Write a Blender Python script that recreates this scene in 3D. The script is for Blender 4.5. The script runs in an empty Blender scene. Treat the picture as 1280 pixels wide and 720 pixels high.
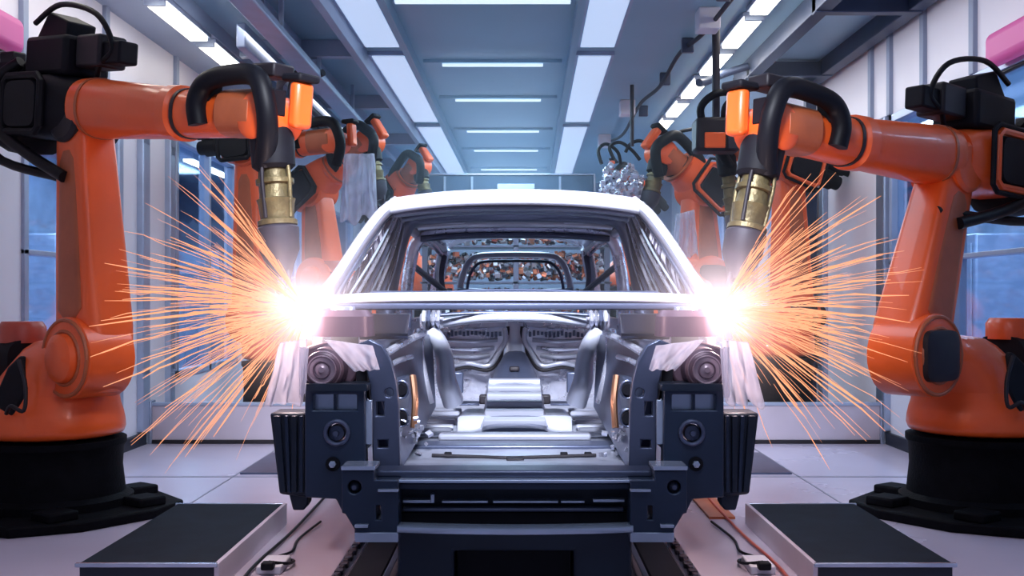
import bpy, bmesh, math, random
from mathutils import Vector, Matrix, noise
random.seed(7)
S = bpy.context.scene
COL = S.collection
V = Vector
CZ = 1.1                      # camera height; camera looks level along +Y
F = 1400.0                    # focal length in pixels of a 1280-wide frame

# ------------------------------------------------------------------ camera, world, light, exposure
cam = bpy.data.cameras.new('camera'); co = bpy.data.objects.new('camera', cam); COL.objects.link(co)
co.location = (0, 0, CZ); co.rotation_euler = (math.pi/2, 0, 0)
cam.sensor_width = 36; cam.lens = F/1280*36
cam.shift_x = -5/1280; cam.shift_y = 15/1280
cam.clip_start = 0.05; cam.clip_end = 200
S.camera = co
S.view_settings.view_transform = 'Standard'; S.view_settings.look = 'None'
S.view_settings.gamma = 1; S.view_settings.use_curve_mapping = False
S.view_settings.exposure = -0.18
try:
    S.cycles.use_denoising = True
    S.cycles.max_bounces = 7; S.cycles.transparent_max_bounces = 24
    S.cycles.caustics_reflective = False; S.cycles.caustics_refractive = False
    S.cycles.sample_clamp_indirect = 4
    S.cycles.volume_bounces = 0
except Exception: pass
w = bpy.data.worlds.new('world'); S.world = w; w.use_nodes = True
w.node_tree.nodes['Background'].inputs[0].default_value = (0.42, 0.5, 0.8, 1)
w.node_tree.nodes['Background'].inputs[1].default_value = 0.35

def area(name, loc, rot, sx, sy, power, color):
    l = bpy.data.lights.new(name, 'AREA'); l.shape = 'RECTANGLE'; l.size = sx; l.size_y = sy
    l.energy = power; l.color = color
    o = bpy.data.objects.new(name, l); o.location = loc; o.rotation_euler = rot; COL.objects.link(o)
    return o
# added fill lamps without fixtures, above the viewer and along the line
area('hall_fill', (-1.0, 2.2, 3.15), (0, 0, 0), 1.2, 3.0, 26, (0.72, 0.82, 1.0))
area('hall_fill', (0.9, 2.2, 3.15), (0, 0, 0), 1.2, 3.0, 26, (0.78, 0.82, 1.0))
area('hall_fill', (0, 6.4, 3.15), (0, 0, 0), 1.3, 1.3, 32, (0.76, 0.83, 1.0))
area('hall_fill', (-0.2, 11.5, 3.15), (0, 0, 0), 1.2, 5.0, 170, (0.55, 0.80, 1.0))
area('hall_fill', (-0.1, 16.5, 3.15), (0, 0, 0), 1.2, 4.0, 190, (0.5, 0.78, 1.0))
area('wall_wash_fill', (-2.0, 9.0, 3.08), (0, math.radians(38), 0), 0.12, 8, 14, (0.95, 0.93, 1.0))  # unseen wash lamps added near the tube rows to brighten the side walls
area('wall_wash_fill', (1.78, 9.5, 3.10), (0, math.radians(-42), 0), 0.12, 9, 42, (0.95, 0.93, 1.0))
cl = area('cabin_fill', (0, 2.9, 2.95), (math.radians(56), 0, 0), 1.0, 0.5, 90, (0.84, 0.88, 1.0)); cl.data.spread = math.radians(60)  # added unseen lamp that brightens the car interior
def point(name, loc, power, color, r=0.02):
    l = bpy.data.lights.new(name, 'POINT'); l.energy = power; l.color = color; l.shadow_soft_size = r
    o = bpy.data.objects.new(name, l); o.location = loc; COL.objects.link(o); return o

# ------------------------------------------------------------------ materials
def mat(name, col, rough=0.5, metal=0.0, var=0.0, vscale=6.0, bump=0.0, bscale=30.0, stretch=None,
        emit=None, estr=0.0, coat=0.0, spec=0.5, alpha=1.0, rvar=0.0):
    m = bpy.data.materials.new(name); m.use_nodes = True
    nt = m.node_tree; b = nt.nodes['Principled BSDF']
    b.inputs['Base Color'].default_value = (*col, 1); b.inputs['Roughness'].default_value = rough
    b.inputs['Metallic'].default_value = metal; b.inputs['Specular IOR Level'].default_value = spec
    b.inputs['Coat Weight'].default_value = coat; b.inputs['Alpha'].default_value = alpha
    if emit:
        b.inputs['Emission Color'].default_value = (*emit, 1); b.inputs['Emission Strength'].default_value = estr
    tc = nt.nodes.new('ShaderNodeTexCoord'); mp = nt.nodes.new('ShaderNodeMapping')
    nt.links.new(tc.outputs['Object'], mp.inputs[0])
    if stretch: mp.inputs['Scale'].default_value = stretch
    n = nt.nodes.new('ShaderNodeTexNoise'); n.inputs['Scale'].default_value = vscale; n.inputs['Detail'].default_value = 5
    nt.links.new(mp.outputs[0], n.inputs['Vector'])
    if var > 0:
        r = nt.nodes.new('ShaderNodeMapRange'); r.inputs[1].default_value = 0.3; r.inputs[2].default_value = 0.7
        r.inputs[3].default_value = 1-var; r.inputs[4].default_value = 1+var
        nt.links.new(n.outputs['Fac'], r.inputs[0])
        mx = nt.nodes.new('ShaderNodeVectorMath'); mx.operation = 'SCALE'; mx.inputs[0].default_value = col
        nt.links.new(r.outputs[0], mx.inputs['Scale']); nt.links.new(mx.outputs[0], b.inputs['Base Color'])
    if rvar > 0:
        r2 = nt.nodes.new('ShaderNodeMapRange'); r2.inputs[3].default_value = max(0.02, rough-rvar); r2.inputs[4].default_value = rough+rvar
        nt.links.new(n.outputs['Fac'], r2.inputs[0]); nt.links.new(r2.outputs[0], b.inputs['Roughness'])
    if bump > 0:
        n2 = nt.nodes.new('ShaderNodeTexNoise'); n2.inputs['Scale'].default_value = bscale; n2.inputs['Detail'].default_value = 3
        nt.links.new(mp.outputs[0], n2.inputs['Vector'])
        bp = nt.nodes.new('ShaderNodeBump'); bp.inputs['Strength'].default_value = bump; bp.inputs['Distance'].default_value = 0.02
        nt.links.new(n2.outputs['Fac'], bp.inputs['Height']); nt.links.new(bp.outputs[0], b.inputs['Normal'])
    return m
M = {}
M['floor'] = mat('floor_resin', (0.52, 0.46, 0.57), 0.26, 0, 0.06, 0.7, rvar=0.08)
M['seam'] = mat('floor_seam', (0.22, 0.21, 0.27), 0.5, var=0.05)
M['mat'] = mat('dark_floor_mat', (0.008, 0.013, 0.022), 0.7, 0, 0.2, 8, 0.1, 200, spec=0.1)
M['wall'] = mat('white_wall_panel', (0.84, 0.82, 0.90), 0.45, 0, 0.03, 1.5)
M['wallb'] = mat('blue_grey_wall', (0.30, 0.36, 0.50), 0.5, 0, 0.1, 1.2)
M['ceil'] = mat('blue_grey_ceiling', (0.30, 0.50, 0.64), 0.4, 0.0, 0.06, 0.8)
M['ceil2'] = mat('lilac_grey_soffit', (0.38, 0.46, 0.60), 0.5, 0, 0.08, 1.0)
M['beam'] = mat('slate_beam', (0.045, 0.065, 0.12), 0.4, 0.3, 0.1)
M['deepblue'] = mat('deep_blue_panel', (0.05, 0.11, 0.20), 0.35, 0.1, 0.1)
M['duct'] = mat('pale_blue_steel', (0.42, 0.50, 0.66), 0.35, 0.4, 0.08)
M['dado'] = mat('frosted_rose_panel', (0.55, 0.48, 0.56), 0.3, 0, 0.05)
M['orange'] = mat('robot_orange', (0.84, 0.11, 0.016), 0.40, 0, 0.06, 3, 0.03, 60, coat=0.25, rvar=0.08)
M['orange2'] = mat('worn_orange', (0.42, 0.10, 0.035), 0.45, 0, 0.15, 6, 0.05, 40)
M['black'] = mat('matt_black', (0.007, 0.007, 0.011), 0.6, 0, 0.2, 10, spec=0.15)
M['cast'] = mat('black_cast_iron', (0.004, 0.004, 0.006), 0.65, 0, 0.25, 14, 0.15, 60, spec=0.05)
M['dark'] = mat('charcoal_motor', (0.016, 0.013, 0.018), 0.5, 0.1, 0.2, 10, spec=0.35)
M['hose'] = mat('black_hose', (0.004, 0.004, 0.007), 0.5, 0, 0.2, 12, spec=0.2)
M['brass'] = mat('olive_brass', (0.13, 0.10, 0.045), 0.45, 0.5, 0.35, 14, 0.2, 50)
M['gun'] = mat('gun_steel', (0.028, 0.025, 0.04), 0.55, 0.2, 0.2, 12)
M['copper'] = mat('copper_tip', (0.5, 0.25, 0.15), 0.3, 0.9, 0.1)
M['silver'] = mat('bare_sheet_steel', (0.60, 0.62, 0.72), 0.28, 0.85, 0.10, 4, 0.10, 14, rvar=0.1)
M['white'] = mat('pale_primed_steel', (0.44, 0.46, 0.56), 0.28, 0.35, 0.06, 4, 0.05, 12, coat=0.3)
M['pressed'] = mat('pressed_steel', (0.62, 0.63, 0.74), 0.28, 0.75, 0.14, 8, 0.25, 22, rvar=0.1)
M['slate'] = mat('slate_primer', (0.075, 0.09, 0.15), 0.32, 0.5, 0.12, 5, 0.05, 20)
M['navy'] = mat('navy_steel', (0.024, 0.038, 0.072), 0.36, 0.45, 0.12, 5, 0.05, 20)
M['navyd'] = mat('deep_navy_steel', (0.012, 0.02, 0.038), 0.45, 0.3, 0.12, 5)
M['edge'] = mat('light_steel_edge', (0.45, 0.52, 0.66), 0.25, 0.6, 0.08)
M['lampbody'] = mat('mauve_housing', (0.10, 0.06, 0.085), 0.4, 0.2, 0.1)
M['lampbowl'] = mat('pearl_bowl', (0.30, 0.22, 0.26), 0.3, 0.4, 0.1)
M['strip'] = mat('strip_light_glow', (0.5, 0.6, 0.7), 0.5, emit=(0.47, 0.60, 0.84), estr=0.98)
M['bar'] = mat('bar_light_glow', (0.5, 0.6, 0.7), 0.5, emit=(0.68, 0.84, 1.0), estr=1.15)
M['tube'] = mat('tube_light_glow', (0.8, 0.8, 0.7), 0.5, emit=(1.0, 0.94, 0.84), estr=9.0)
M['pink'] = mat('pink_light_glow', (0.5, 0.1, 0.3), 0.5, emit=(0.65, 0.07, 0.30), estr=0.3)
M['hallblue'] = mat('next_hall_blue', (0.34, 0.48, 0.66), 0.6, 0, 0.35, 1.6, emit=None)
M['red'] = mat('red_part', (0.45, 0.07, 0.04), 0.4, var=0.1)
M['mixed'] = mat('mixed_small_parts', (0.5, 0.5, 0.5), 0.3, 0.3)
nt = M['mixed'].node_tree; gn = nt.nodes.new('ShaderNodeNewGeometry'); cr = nt.nodes.new('ShaderNodeValToRGB'); cr.color_ramp.interpolation = 'CONSTANT'
cr.color_ramp.elements[0].color = (0.75, 0.75, 0.85, 1); cr.color_ramp.elements[1].position = 0.3; cr.color_ramp.elements[1].color = (0.05, 0.05, 0.09, 1)
for p_, c_ in ((0.5, (0.6, 0.15, 0.06, 1)), (0.64, (0.35, 0.06, 0.05, 1)), (0.76, (0.4, 0.42, 0.55, 1)), (0.88, (0.85, 0.3, 0.15, 1))):
    e_ = cr.color_ramp.elements.new(p_); e_.color = c_
nt.links.new(gn.outputs['Random Per Island'], cr.inputs[0]); nt.links.new(cr.outputs[0], nt.nodes['Principled BSDF'].inputs['Base Color'])
M['chain'] = mat('chain_steel', (0.05, 0.05, 0.07), 0.35, 0.8, 0.3, 20)

def film():
    m = bpy.data.materials.new('clear_plastic_film'); m.use_nodes = True; nt = m.node_tree
    b = nt.nodes['Principled BSDF']; b.inputs['Base Color'].default_value = (0.62, 0.62, 0.74, 1)
    b.inputs['Roughness'].default_value = 0.3; b.inputs['Transmission Weight'].default_value = 0.0
    out = nt.nodes['Material Output']
    tr = nt.nodes.new('ShaderNodeBsdfTransparent'); tl = nt.nodes.new('ShaderNodeBsdfTranslucent')
    tl.inputs[0].default_value = (0.62, 0.62, 0.74, 1)
    mx = nt.nodes.new('ShaderNodeMixShader'); mx.inputs[0].default_value = 0.5
    nt.links.new(b.outputs[0], mx.inputs[1]); nt.links.new(tl.outputs[0], mx.inputs[2])
    mx2 = nt.nodes.new('ShaderNodeMixShader')
    tc = nt.nodes.new('ShaderNodeTexCoord'); mp = nt.nodes.new('ShaderNodeMapping'); mp.inputs['Scale'].default_value = (6, 6, 3)
    n = nt.nodes.new('ShaderNodeTexNoise'); n.inputs['Scale'].default_value = 1.0; n.inputs['Detail'].default_value = 3; n.inputs['Distortion'].default_value = 0.8
    r = nt.nodes.new('ShaderNodeMapRange'); r.inputs[1].default_value = 0.35; r.inputs[2].default_value = 0.65; r.inputs[3].default_value = 0.35; r.inputs[4].default_value = 0.75
    nt.links.new(tc.outputs['Object'], mp.inputs[0]); nt.links.new(mp.outputs[0], n.inputs['Vector']); nt.links.new(n.outputs['Fac'], r.inputs[0])
    nt.links.new(r.outputs[0], mx2.inputs[0]); nt.links.new(tr.outputs[0], mx2.inputs[1]); nt.links.new(mx.outputs[0], mx2.inputs[2])
    nt.links.new(mx2.outputs[0], out.inputs[0]); return m
M['film'] = film()

def glass(name, tint, refl):
    m = bpy.data.materials.new(name); m.use_nodes = True; nt = m.node_tree
    out = nt.nodes['Material Output']; nt.nodes.remove(nt.nodes['Principled BSDF'])
    tr = nt.nodes.new('ShaderNodeBsdfTransparent'); tr.inputs[0].default_value = (*tint, 1)
    gl = nt.nodes.new('ShaderNodeBsdfGlossy'); gl.inputs[0].default_value = (0.8, 0.88, 1, 1); gl.inputs[1].default_value = 0.05
    mx = nt.nodes.new('ShaderNodeMixShader'); mx.inputs[0].default_value = refl
    nt.links.new(tr.outputs[0], mx.inputs[1]); nt.links.new(gl.outputs[0], mx.inputs[2]); nt.links.new(mx.outputs[0], out.inputs[0])
    return m
M['glass'] = glass('window_glass', (0.78, 0.88, 0.97), 0.16)

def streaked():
    # streaky reflections in the door openings, painted as pale streaks on dark
    m = bpy.data.materials.new('painted_reflection_streaks'); m.use_nodes = True; nt = m.node_tree; b = nt.nodes['Principled BSDF']
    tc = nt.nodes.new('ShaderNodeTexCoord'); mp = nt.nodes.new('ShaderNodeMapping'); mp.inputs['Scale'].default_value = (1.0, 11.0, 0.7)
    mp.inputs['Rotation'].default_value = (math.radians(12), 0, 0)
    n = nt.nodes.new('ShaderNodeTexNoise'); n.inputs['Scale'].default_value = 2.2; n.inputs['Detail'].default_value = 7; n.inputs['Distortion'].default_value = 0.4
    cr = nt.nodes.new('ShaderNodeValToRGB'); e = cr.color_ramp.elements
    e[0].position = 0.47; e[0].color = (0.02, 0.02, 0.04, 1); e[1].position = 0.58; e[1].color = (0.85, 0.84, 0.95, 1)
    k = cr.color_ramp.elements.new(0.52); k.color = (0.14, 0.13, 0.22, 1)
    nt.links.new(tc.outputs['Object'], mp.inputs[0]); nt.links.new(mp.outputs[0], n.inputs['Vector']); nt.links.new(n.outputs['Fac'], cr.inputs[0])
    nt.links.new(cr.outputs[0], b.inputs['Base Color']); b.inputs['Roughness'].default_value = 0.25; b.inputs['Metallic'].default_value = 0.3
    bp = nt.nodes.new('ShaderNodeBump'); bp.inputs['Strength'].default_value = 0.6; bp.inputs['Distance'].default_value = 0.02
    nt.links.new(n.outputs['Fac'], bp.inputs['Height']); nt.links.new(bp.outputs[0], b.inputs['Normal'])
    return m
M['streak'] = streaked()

def spark_mat():
    m = bpy.data.materials.new('glowing_spark'); m.use_nodes = True; nt = m.node_tree
    out = nt.nodes['Material Output']; nt.nodes.remove(nt.nodes['Principled BSDF'])
    em = nt.nodes.new('ShaderNodeEmission')
    at = nt.nodes.new('ShaderNodeAttribute'); at.attribute_name = 'heat'
    cr = nt.nodes.new('ShaderNodeValToRGB'); e = cr.color_ramp.elements
    e[0].position = 0.0; e[0].color = (1.0, 0.40, 0.20, 1); e[1].position = 1.0; e[1].color = (1.0, 0.82, 0.66, 1)
    k = cr.color_ramp.elements.new(0.5); k.color = (1.0, 0.62, 0.42, 1)
    nt.links.new(at.outputs['Fac'], cr.inputs[0]); nt.links.new(cr.outputs[0], em.inputs[0])
    mr = nt.nodes.new('ShaderNodeMapRange'); mr.inputs[3].default_value = 1.5; mr.inputs[4].default_value = 3.0
    nt.links.new(at.outputs['Fac'], mr.inputs[0]); nt.links.new(mr.outputs[0], em.inputs[1])
    nt.links.new(em.outputs[0], out.inputs[0]); return m
M['spark'] = spark_mat()
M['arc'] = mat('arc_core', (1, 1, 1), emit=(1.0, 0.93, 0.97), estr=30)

# ------------------------------------------------------------------ mesh helpers
def P(px, py, D):
    "point at depth D metres seen at frame position px, py"
    return V(((px-645)/F*D, D, CZ-(py-375)/F*D))

class MB:
    def __init__(s): s.v = []; s.f = []; s.attr = None
    def add(s, vs, fs):
        k = len(s.v); s.v += [V(p) for p in vs]; s.f += [[i+k for i in f] for f in fs]; return s
    def box(s, c, size, rot=None, frame=None):
        hx, hy, hz = size[0]/2, size[1]/2, size[2]/2
        vs = [V((x, y, z)) for x in (-hx, hx) for y in (-hy, hy) for z in (-hz, hz)]
        if rot is not None: vs = [rot @ p for p in vs]
        if frame is not None: vs = [frame[0]*p.x + frame[1]*p.y + frame[2]*p.z for p in vs]
        c = V(c)
        return s.add([c+p for p in vs], [(0,1,3,2),(4,6,7,5),(0,4,5,1),(2,3,7,6),(0,2,6,4),(1,5,7,3)])
    def bx(s, x0, x1, y0, y1, z0, z1):
        return s.box(((x0+x1)/2, (y0+y1)/2, (z0+z1)/2), (x1-x0, y1-y0, z1-z0))
    def loft(s, secs, n=20, cap=True):
        "secs: (centre, half axis a, half axis b, exponent)"
        k = len(s.v); vs = []; fs = []
        for c, a, b, e in secs:
            for i in range(n):
                t = 2*math.pi*i/n; cc, ss = math.cos(t), math.sin(t)
                vs.append(V(c) + V(a)*(math.copysign(abs(cc)**(2/e), cc)) + V(b)*(math.copysign(abs(ss)**(2/e), ss)))
        m = len(secs)
        for j in range(m-1):
            for i in range(n):
                i2 = (i+1) % n
                fs.append((j*n+i, j*n+i2, (j+1)*n+i2, (j+1)*n+i))
        if cap:
            fs.append(tuple(range(n-1, -1, -1))); fs.append(tuple(range((m-1)*n, m*n)))
        return s.add(vs, fs)
    def cyl(s, p0, p1, r0, r1=None, n=24):
        if r1 is None: r1 = r0
        p0, p1 = V(p0), V(p1); d = (p1-p0).normalized(); a, b = perp(d)
        return s.loft([(p0, a*r0, b*r0, 2), (p1, a*r1, b*r1, 2)], n)
    def turn(s, p0, d, prof, n=28):
        "prof: list of (distance along d, radius)"
        p0 = V(p0); d = V(d).normalized(); a, b = perp(d)
        return s.loft([(p0+d*t, a*r, b*r, 2) for t, r in prof], n)
    def tube(s, pts, r, n=12, smooth=True, e=2, ra=None, up=None):
        pts = [V(p) for p in pts]
        if smooth and len(pts) > 2: pts = spline(pts, 6)
        secs = []; up0 = up
        d0 = (pts[1]-pts[0]).normalized()
        a, b = perp(d0) if up is None else frame_from(d0, up)
        for i, p in enumerate(pts):
            d = (pts[min(i+1, len(pts)-1)] - pts[max(i-1, 0)]).normalized()
            if up0 is None:
                a = (a - d*a.dot(d)).normalized(); b = d.cross(a)
            else: a, b = frame_from(d, up0)
            rr = r if not callable(r) else r(i/(len(pts)-1))
            secs.append((p, a*rr, b*(ra if ra else rr), e))
        return s.loft(secs, n)
    def prism(s, poly, depth_vec, holes=()):
        "flat outline (list of 3-D points) with holes, pulled along depth_vec"
        bm = bmesh.new(); loops = [poly] + list(holes); edges = []
        for lp in loops:
            vs = [bm.verts.new(p) for p in lp]
            for i in range(len(vs)): edges.append(bm.edges.new((vs[i], vs[(i+1) % len(vs)])))
        n = (V(poly[1])-V(poly[0])).cross(V(poly[2])-V(poly[1]))
        bmesh.ops.triangle_fill(bm, use_beauty=True, use_dissolve=False, edges=edges, normal=n)
        g = bmesh.ops.extrude_face_region(bm, geom=bm.faces[:])
        for e in g['geom']:
            if isinstance(e, bmesh.types.BMVert): e.co += V(depth_vec)
        bmesh.ops.recalc_face_normals(bm, faces=bm.faces[:])
        bm.verts.index_update()
        s.add([v.co.copy() for v in bm.verts], [[v.index for v in f.verts] for f in bm.faces]); bm.free(); return s
    def build(s, name, m, parent=None, bevel=0.0, seg=2, angle=35, sub=0):
        me = bpy.data.meshes.new(name)
        org = V((0, 0, 0))
        if parent is not None: org = V(parent['_org']) if '_org' in parent else V((0,0,0))
        else:
            xs = [p.x for p in s.v]; ys = [p.y for p in s.v]; zs = [p.z for p in s.v]
            org = V(((min(xs)+max(xs))/2, (min(ys)+max(ys))/2, min(zs)))
        me.from_pydata([p-org for p in s.v], [], s.f); me.update()
        bm = bmesh.new(); bm.from_mesh(me); bmesh.ops.recalc_face_normals(bm, faces=bm.faces[:]); bm.to_mesh(me); bm.free()
        for p in me.polygons: p.use_smooth = True
        me.set_sharp_from_angle(angle=math.radians(angle))
        me.materials.append(M[m] if isinstance(m, str) else m)
        o = bpy.data.objects.new(name, me); COL.objects.link(o)
        if parent is not None: o.parent = parent
        else: o.location = org
        o['_org'] = list(org)
        if bevel > 0:
            b = o.modifiers.new('bevel', 'BEVEL'); b.width = bevel; b.segments = seg; b.limit_method = 'ANGLE'; b.angle_limit = math.radians(40)
        if sub:
            q = o.modifiers.new('sub', 'SUBSURF'); q.levels = sub; q.render_levels = sub
        return o
def perp(d):
    h = V((0, 0, 1)) if abs(d.z) < 0.9 else V((1, 0, 0))
    a = d.cross(h).normalized(); return a, d.cross(a).normalized()
def frame_from(d, up):
    a = V(up).cross(d).normalized(); return a, d.cross(a).normalized()
def spline(pts, k):
    out = []; n = len(pts)
    for i in range(n-1):
        p0, p1, p2, p3 = pts[max(i-1, 0)], pts[i], pts[i+1], pts[min(i+2, n-1)]
        for j in range(k):
            t = j/k
            out.append(0.5*((2*p1)+(p2-p0)*t+(2*p0-5*p1+4*p2-p3)*t*t+(3*p1-p0-3*p2+p3)*t**3))
    out.append(pts[-1]); return out
def thing(name, label, cat, loc, group=None):
    o = bpy.data.objects.new(name, None); COL.objects.link(o); o.location = loc; o['_org'] = list(loc)
    o.empty_display_size = 0.1
    o['label'] = label; o['category'] = cat
    if group: o['group'] = group
    return o
def tag(o, label, cat, group=None, kind=None):
    o['label'] = label; o['category'] = cat
    if group: o['group'] = group
    if kind: o['kind'] = kind
    return o
def struct(o): o['kind'] = 'structure'; return o
def ring_pts(c, a, b, r, n=20): return [V(c)+V(a)*r*math.cos(2*math.pi*i/n)+V(b)*r*math.sin(2*math.pi*i/n) for i in range(n)]
X, Y, Z = V((1, 0, 0)), V((0, 1, 0)), V((0, 0, 1))

# ------------------------------------------------------------------ setting: shell of the hall
WX, CH, Y0, Y1 = 2.85, 3.25, -1.5, 20.5
struct(MB().bx(-7, 7, Y0, Y1, -0.1, 0).build('floor', 'floor'))
struct(MB().bx(-7, 7, Y0, Y1, CH, CH+0.1).build('ceiling', 'ceil'))
struct(MB().bx(-7, 7, Y1, Y1+0.1, 0, CH).build('wall_back', 'wallb'))
SILL, HEAD = 0.45, 2.50
for s, side in ((-1, 'left'), (1, 'right')):
    # bays of this side: (y0, y1, kind)
    if s < 0: bays = [(-1.5, 1.2, 'w'), (1.2, 2.0, 'c'), (2.0, 4.4, 'w'), (4.4, 6.45, 'c'), (6.45, 7.75, 'w'), (7.75, 9.35, 'c'), (9.35, 11.4, 'w'), (11.4, 12.2, 'c'), (12.2, 15, 'w'), (15, 15.6, 'c'), (15.6, 19.5, 'w'), (19.5, 20.5, 'c')]
    else: bays = [(-1.5, 1.2, 'w'), (1.2, 2.0, 'c'), (2.0, 5.6, 'w'), (5.6, 6.1, 'c'), (6.1, 8.5, 'w'), (8.5, 10.6, 'c'), (10.6, 12.6, 'w'), (12.6, 13.2, 'c'), (13.2, 16, 'w'), (16, 16.6, 'c'), (16.6, 19.5, 'w'), (19.5, 20.5, 'c')]
    wl = MB()
    xa, xb = (s*WX, s*(WX+0.12)); x0, x1 = min(xa, xb), max(xa, xb)
    wl.bx(x0, x1, Y0, Y1, 0, SILL); wl.bx(x0, x1, Y0, Y1, HEAD, CH)
    for a, b, k in bays:
        if k == 'c': wl.bx(x0, x1, a, b, SILL, HEAD)
    struct(wl.build('wall_'+side, 'wall'))
    n = 1
    for a, b, k in bays:
        if k != 'w': continue
        fr = MB(); t = 0.06; xm = s*(WX+0.03)
        def post(y): fr.box((xm, y, (SILL+HEAD)/2), (0.10, t, HEAD-SILL))
        post(a+t/2); post(b-t/2)
        if b-a > 1.8: post((a+b)/2)
        for z in (SILL+t/2, HEAD-t/2, 1.38): fr.box((xm, (a+b)/2, z), (0.10, b-a, t if z != 1.38 else 0.03))
        idx = n + (0 if s < 0 else 6); n += 1
        wf = struct(fr.build('window_%d' % idx, 'duct', bevel=0.004))
        g = MB().bx(s*(WX+0.03)-0.004, s*(WX+0.03)+0.004, a+t, b-t, SILL+t, HEAD-t)
        go = g.build('pane', 'glass', wf)
    # upper mullions / pilasters standing off the wall
    t = MB()
    for yy in ([6.45, 7.75, 9.35] if s < 0 else [6.95, 7.8, 8.5, 8.95]):
        t.bx(s*WX-0.03, s*WX+0.03, yy-0.035, yy+0.035, HEAD, CH)
    struct(t.build('trim_%d' % (1 if s < 0 else 2), 'wallb', bevel=0.004))
    t = MB()
    for yy, w_ in ([(7.95, .1), (8.5, .16), (9.15, .12)] if s < 0 else [(8.62, .2), (10.3, .14)]):
        t.bx(s*WX-0.05, s*WX+0.05, yy-w_/2, yy+w_/2, 0.1, HEAD)
    struct(t.build('trim_%d' % (3 if s < 0 else 4), 'duct', bevel=0.01))
    struct(MB().bx(min(s*WX, s*(WX-0.03)), max(s*WX, s*(WX-0.03)), Y0, 8.55, 0, 0.09).build('baseboard_'+side, 'navyd'))
    # neighbouring hall seen through the panes
    struct(MB().bx(min(s*6.4, s*6.5), max(s*6.4, s*6.5), Y0, Y1, 0, CH).build('wall_outer_'+side, 'hallblue'))
    for j, (yy, ww, hh, mm) in enumerate([(9.5, 1.2, 1.3, 'wallb'), (12.5, 1.6, 1.8, 'duct'), (16.2, 1.4, 1.5, 'wallb'), (18.6, 1.0, 1.9, 'duct')]):
        c = thing('machine_cabinet', ['low blue-grey machine cabinet', 'wide pale steel machine cabinet', 'blue-grey cabinet with vent slots', 'tall narrow pale steel cabinet'][j] + ' in the neighbouring hall beyond the %s windows' % side, 'cabinet', (s*5.2, yy, 0))
        MB().bx(s*5.2-0.4, s*5.2+0.4, yy-ww/2, yy+ww/2, 0.06, hh).build('body', mm, c, bevel=0.02)
        MB().bx(s*4.79-0.008, s*4.79+0.008, yy-ww/2+.08, yy-0.02, 0.15, hh-0.1).build('door', 'ceil2', c, bevel=0.004)
        MB().bx(s*4.79-0.008, s*4.79+0.008, yy+0.02, yy+ww/2-.08, 0.15, hh-0.1).build('door', 'ceil2', c, bevel=0.004)
        MB().bx(s*5.2-0.36, s*5.2+0.36, yy-ww/2+.04, yy+ww/2-.04, 0.0, 0.06).build('plinth', 'black', c)
    for j, yy in enumerate([8.5, 12.5, 16.5]):
        L = thing('ceiling_light', ['nearest', 'middle', 'farthest'][j]+' long tube light hung in the neighbouring hall beyond the %s windows' % side, 'light', (s*4.5, yy, 3.02))
        MB().bx(s*4.5-0.09, s*4.5+0.09, yy-1.2, yy+1.2, 3.03, CH).build('housing', 'duct', L)
        MB().bx(s*4.5-0.06, s*4.5+0.06, yy-1.15, yy+1.15, 3.0, 3.03).build('diffuser', 'tube', L)
    area('next_hall_fill', (s*4.6, 11, 3.0), (0, 0, 0), 0.5, 12, 380, (0.65, 0.8, 1.0))  # added fill lamp that brightens the view through the panes

# ceiling: lowered soffits beside the glazed middle bay, slate beams and ducts
def cx(D): return 0.012*(D-7.9)
SB = MB()
for D0, D1 in [(1.5, 5.3), (5.75, 9.33), (9.7, 13.25), (13.7, 18.8)]: pass
def skewbox(mb, xa0, xa1, D0, D1, z0, z1):
    vs = []
    for D in (D0, D1):
        for x in (xa0, xa1):
            for z in (z0, z1): vs.append((x+cx(D), D, z))
    return mb.add(vs, [(0,1,3,2),(4,6,7,5),(0,4,5,1),(2,3,7,6),(0,2,6,4),(1,5,7,3)])
names = ['nearest', 'second', 'third', 'farthest']
for s_, xa0, xa1 in ((-1, -1.27, -0.99), (1, 0.52, 0.80)):
    for i, (D0, D1) in enumerate([(1.5, 5.3), (5.75, 9.33), (9.7, 13.25), (13.7, 18.8)]):
        xm = (xa0+xa1)/2+cx((D0+D1)/2)
        L = thing('ceiling_panel_light', '%s long pale blue light panel in the %s row of the ceiling' % (['overhead', 'nearest', 'middle', 'farthest'][i], 'left' if s_ < 0 else 'right'), 'light', (xm, (D0+D1)/2, CH-0.05))
        skewbox(MB(), xa0-0.03, xa1+0.03, D0-0.03, D1+0.03, CH-0.035, CH).build('frame', 'duct', L)
        skewbox(MB(), xa0, xa1, D0, D1, CH-0.045, CH-0.034).build('diffuser', 'strip', L)
for i, D in enumerate([5.9, 7.9, 10.03, 11.8, 14.0, 15.8, 18.1]):
    L = thing('bar_light', ['overhead', 'nearest', 'second', 'third', 'fourth', 'fifth', 'farthest'][i]+' thin white bar light across the middle ceiling bay', 'light', (-0.235+cx(D), D, CH-0.06))
    ww = 0.62 if i < 2 else 0.45
    skewbox(MB(), -0.235-0.62, -0.235+0.62, D-0.035, D+0.035, CH-0.03, CH).build('housing', 'ceil', L)
    skewbox(MB(), -0.235-ww, -0.235+ww, D-0.03, D+0.03, CH-0.055, CH-0.039).build('diffuser', 'bar', L)
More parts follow.
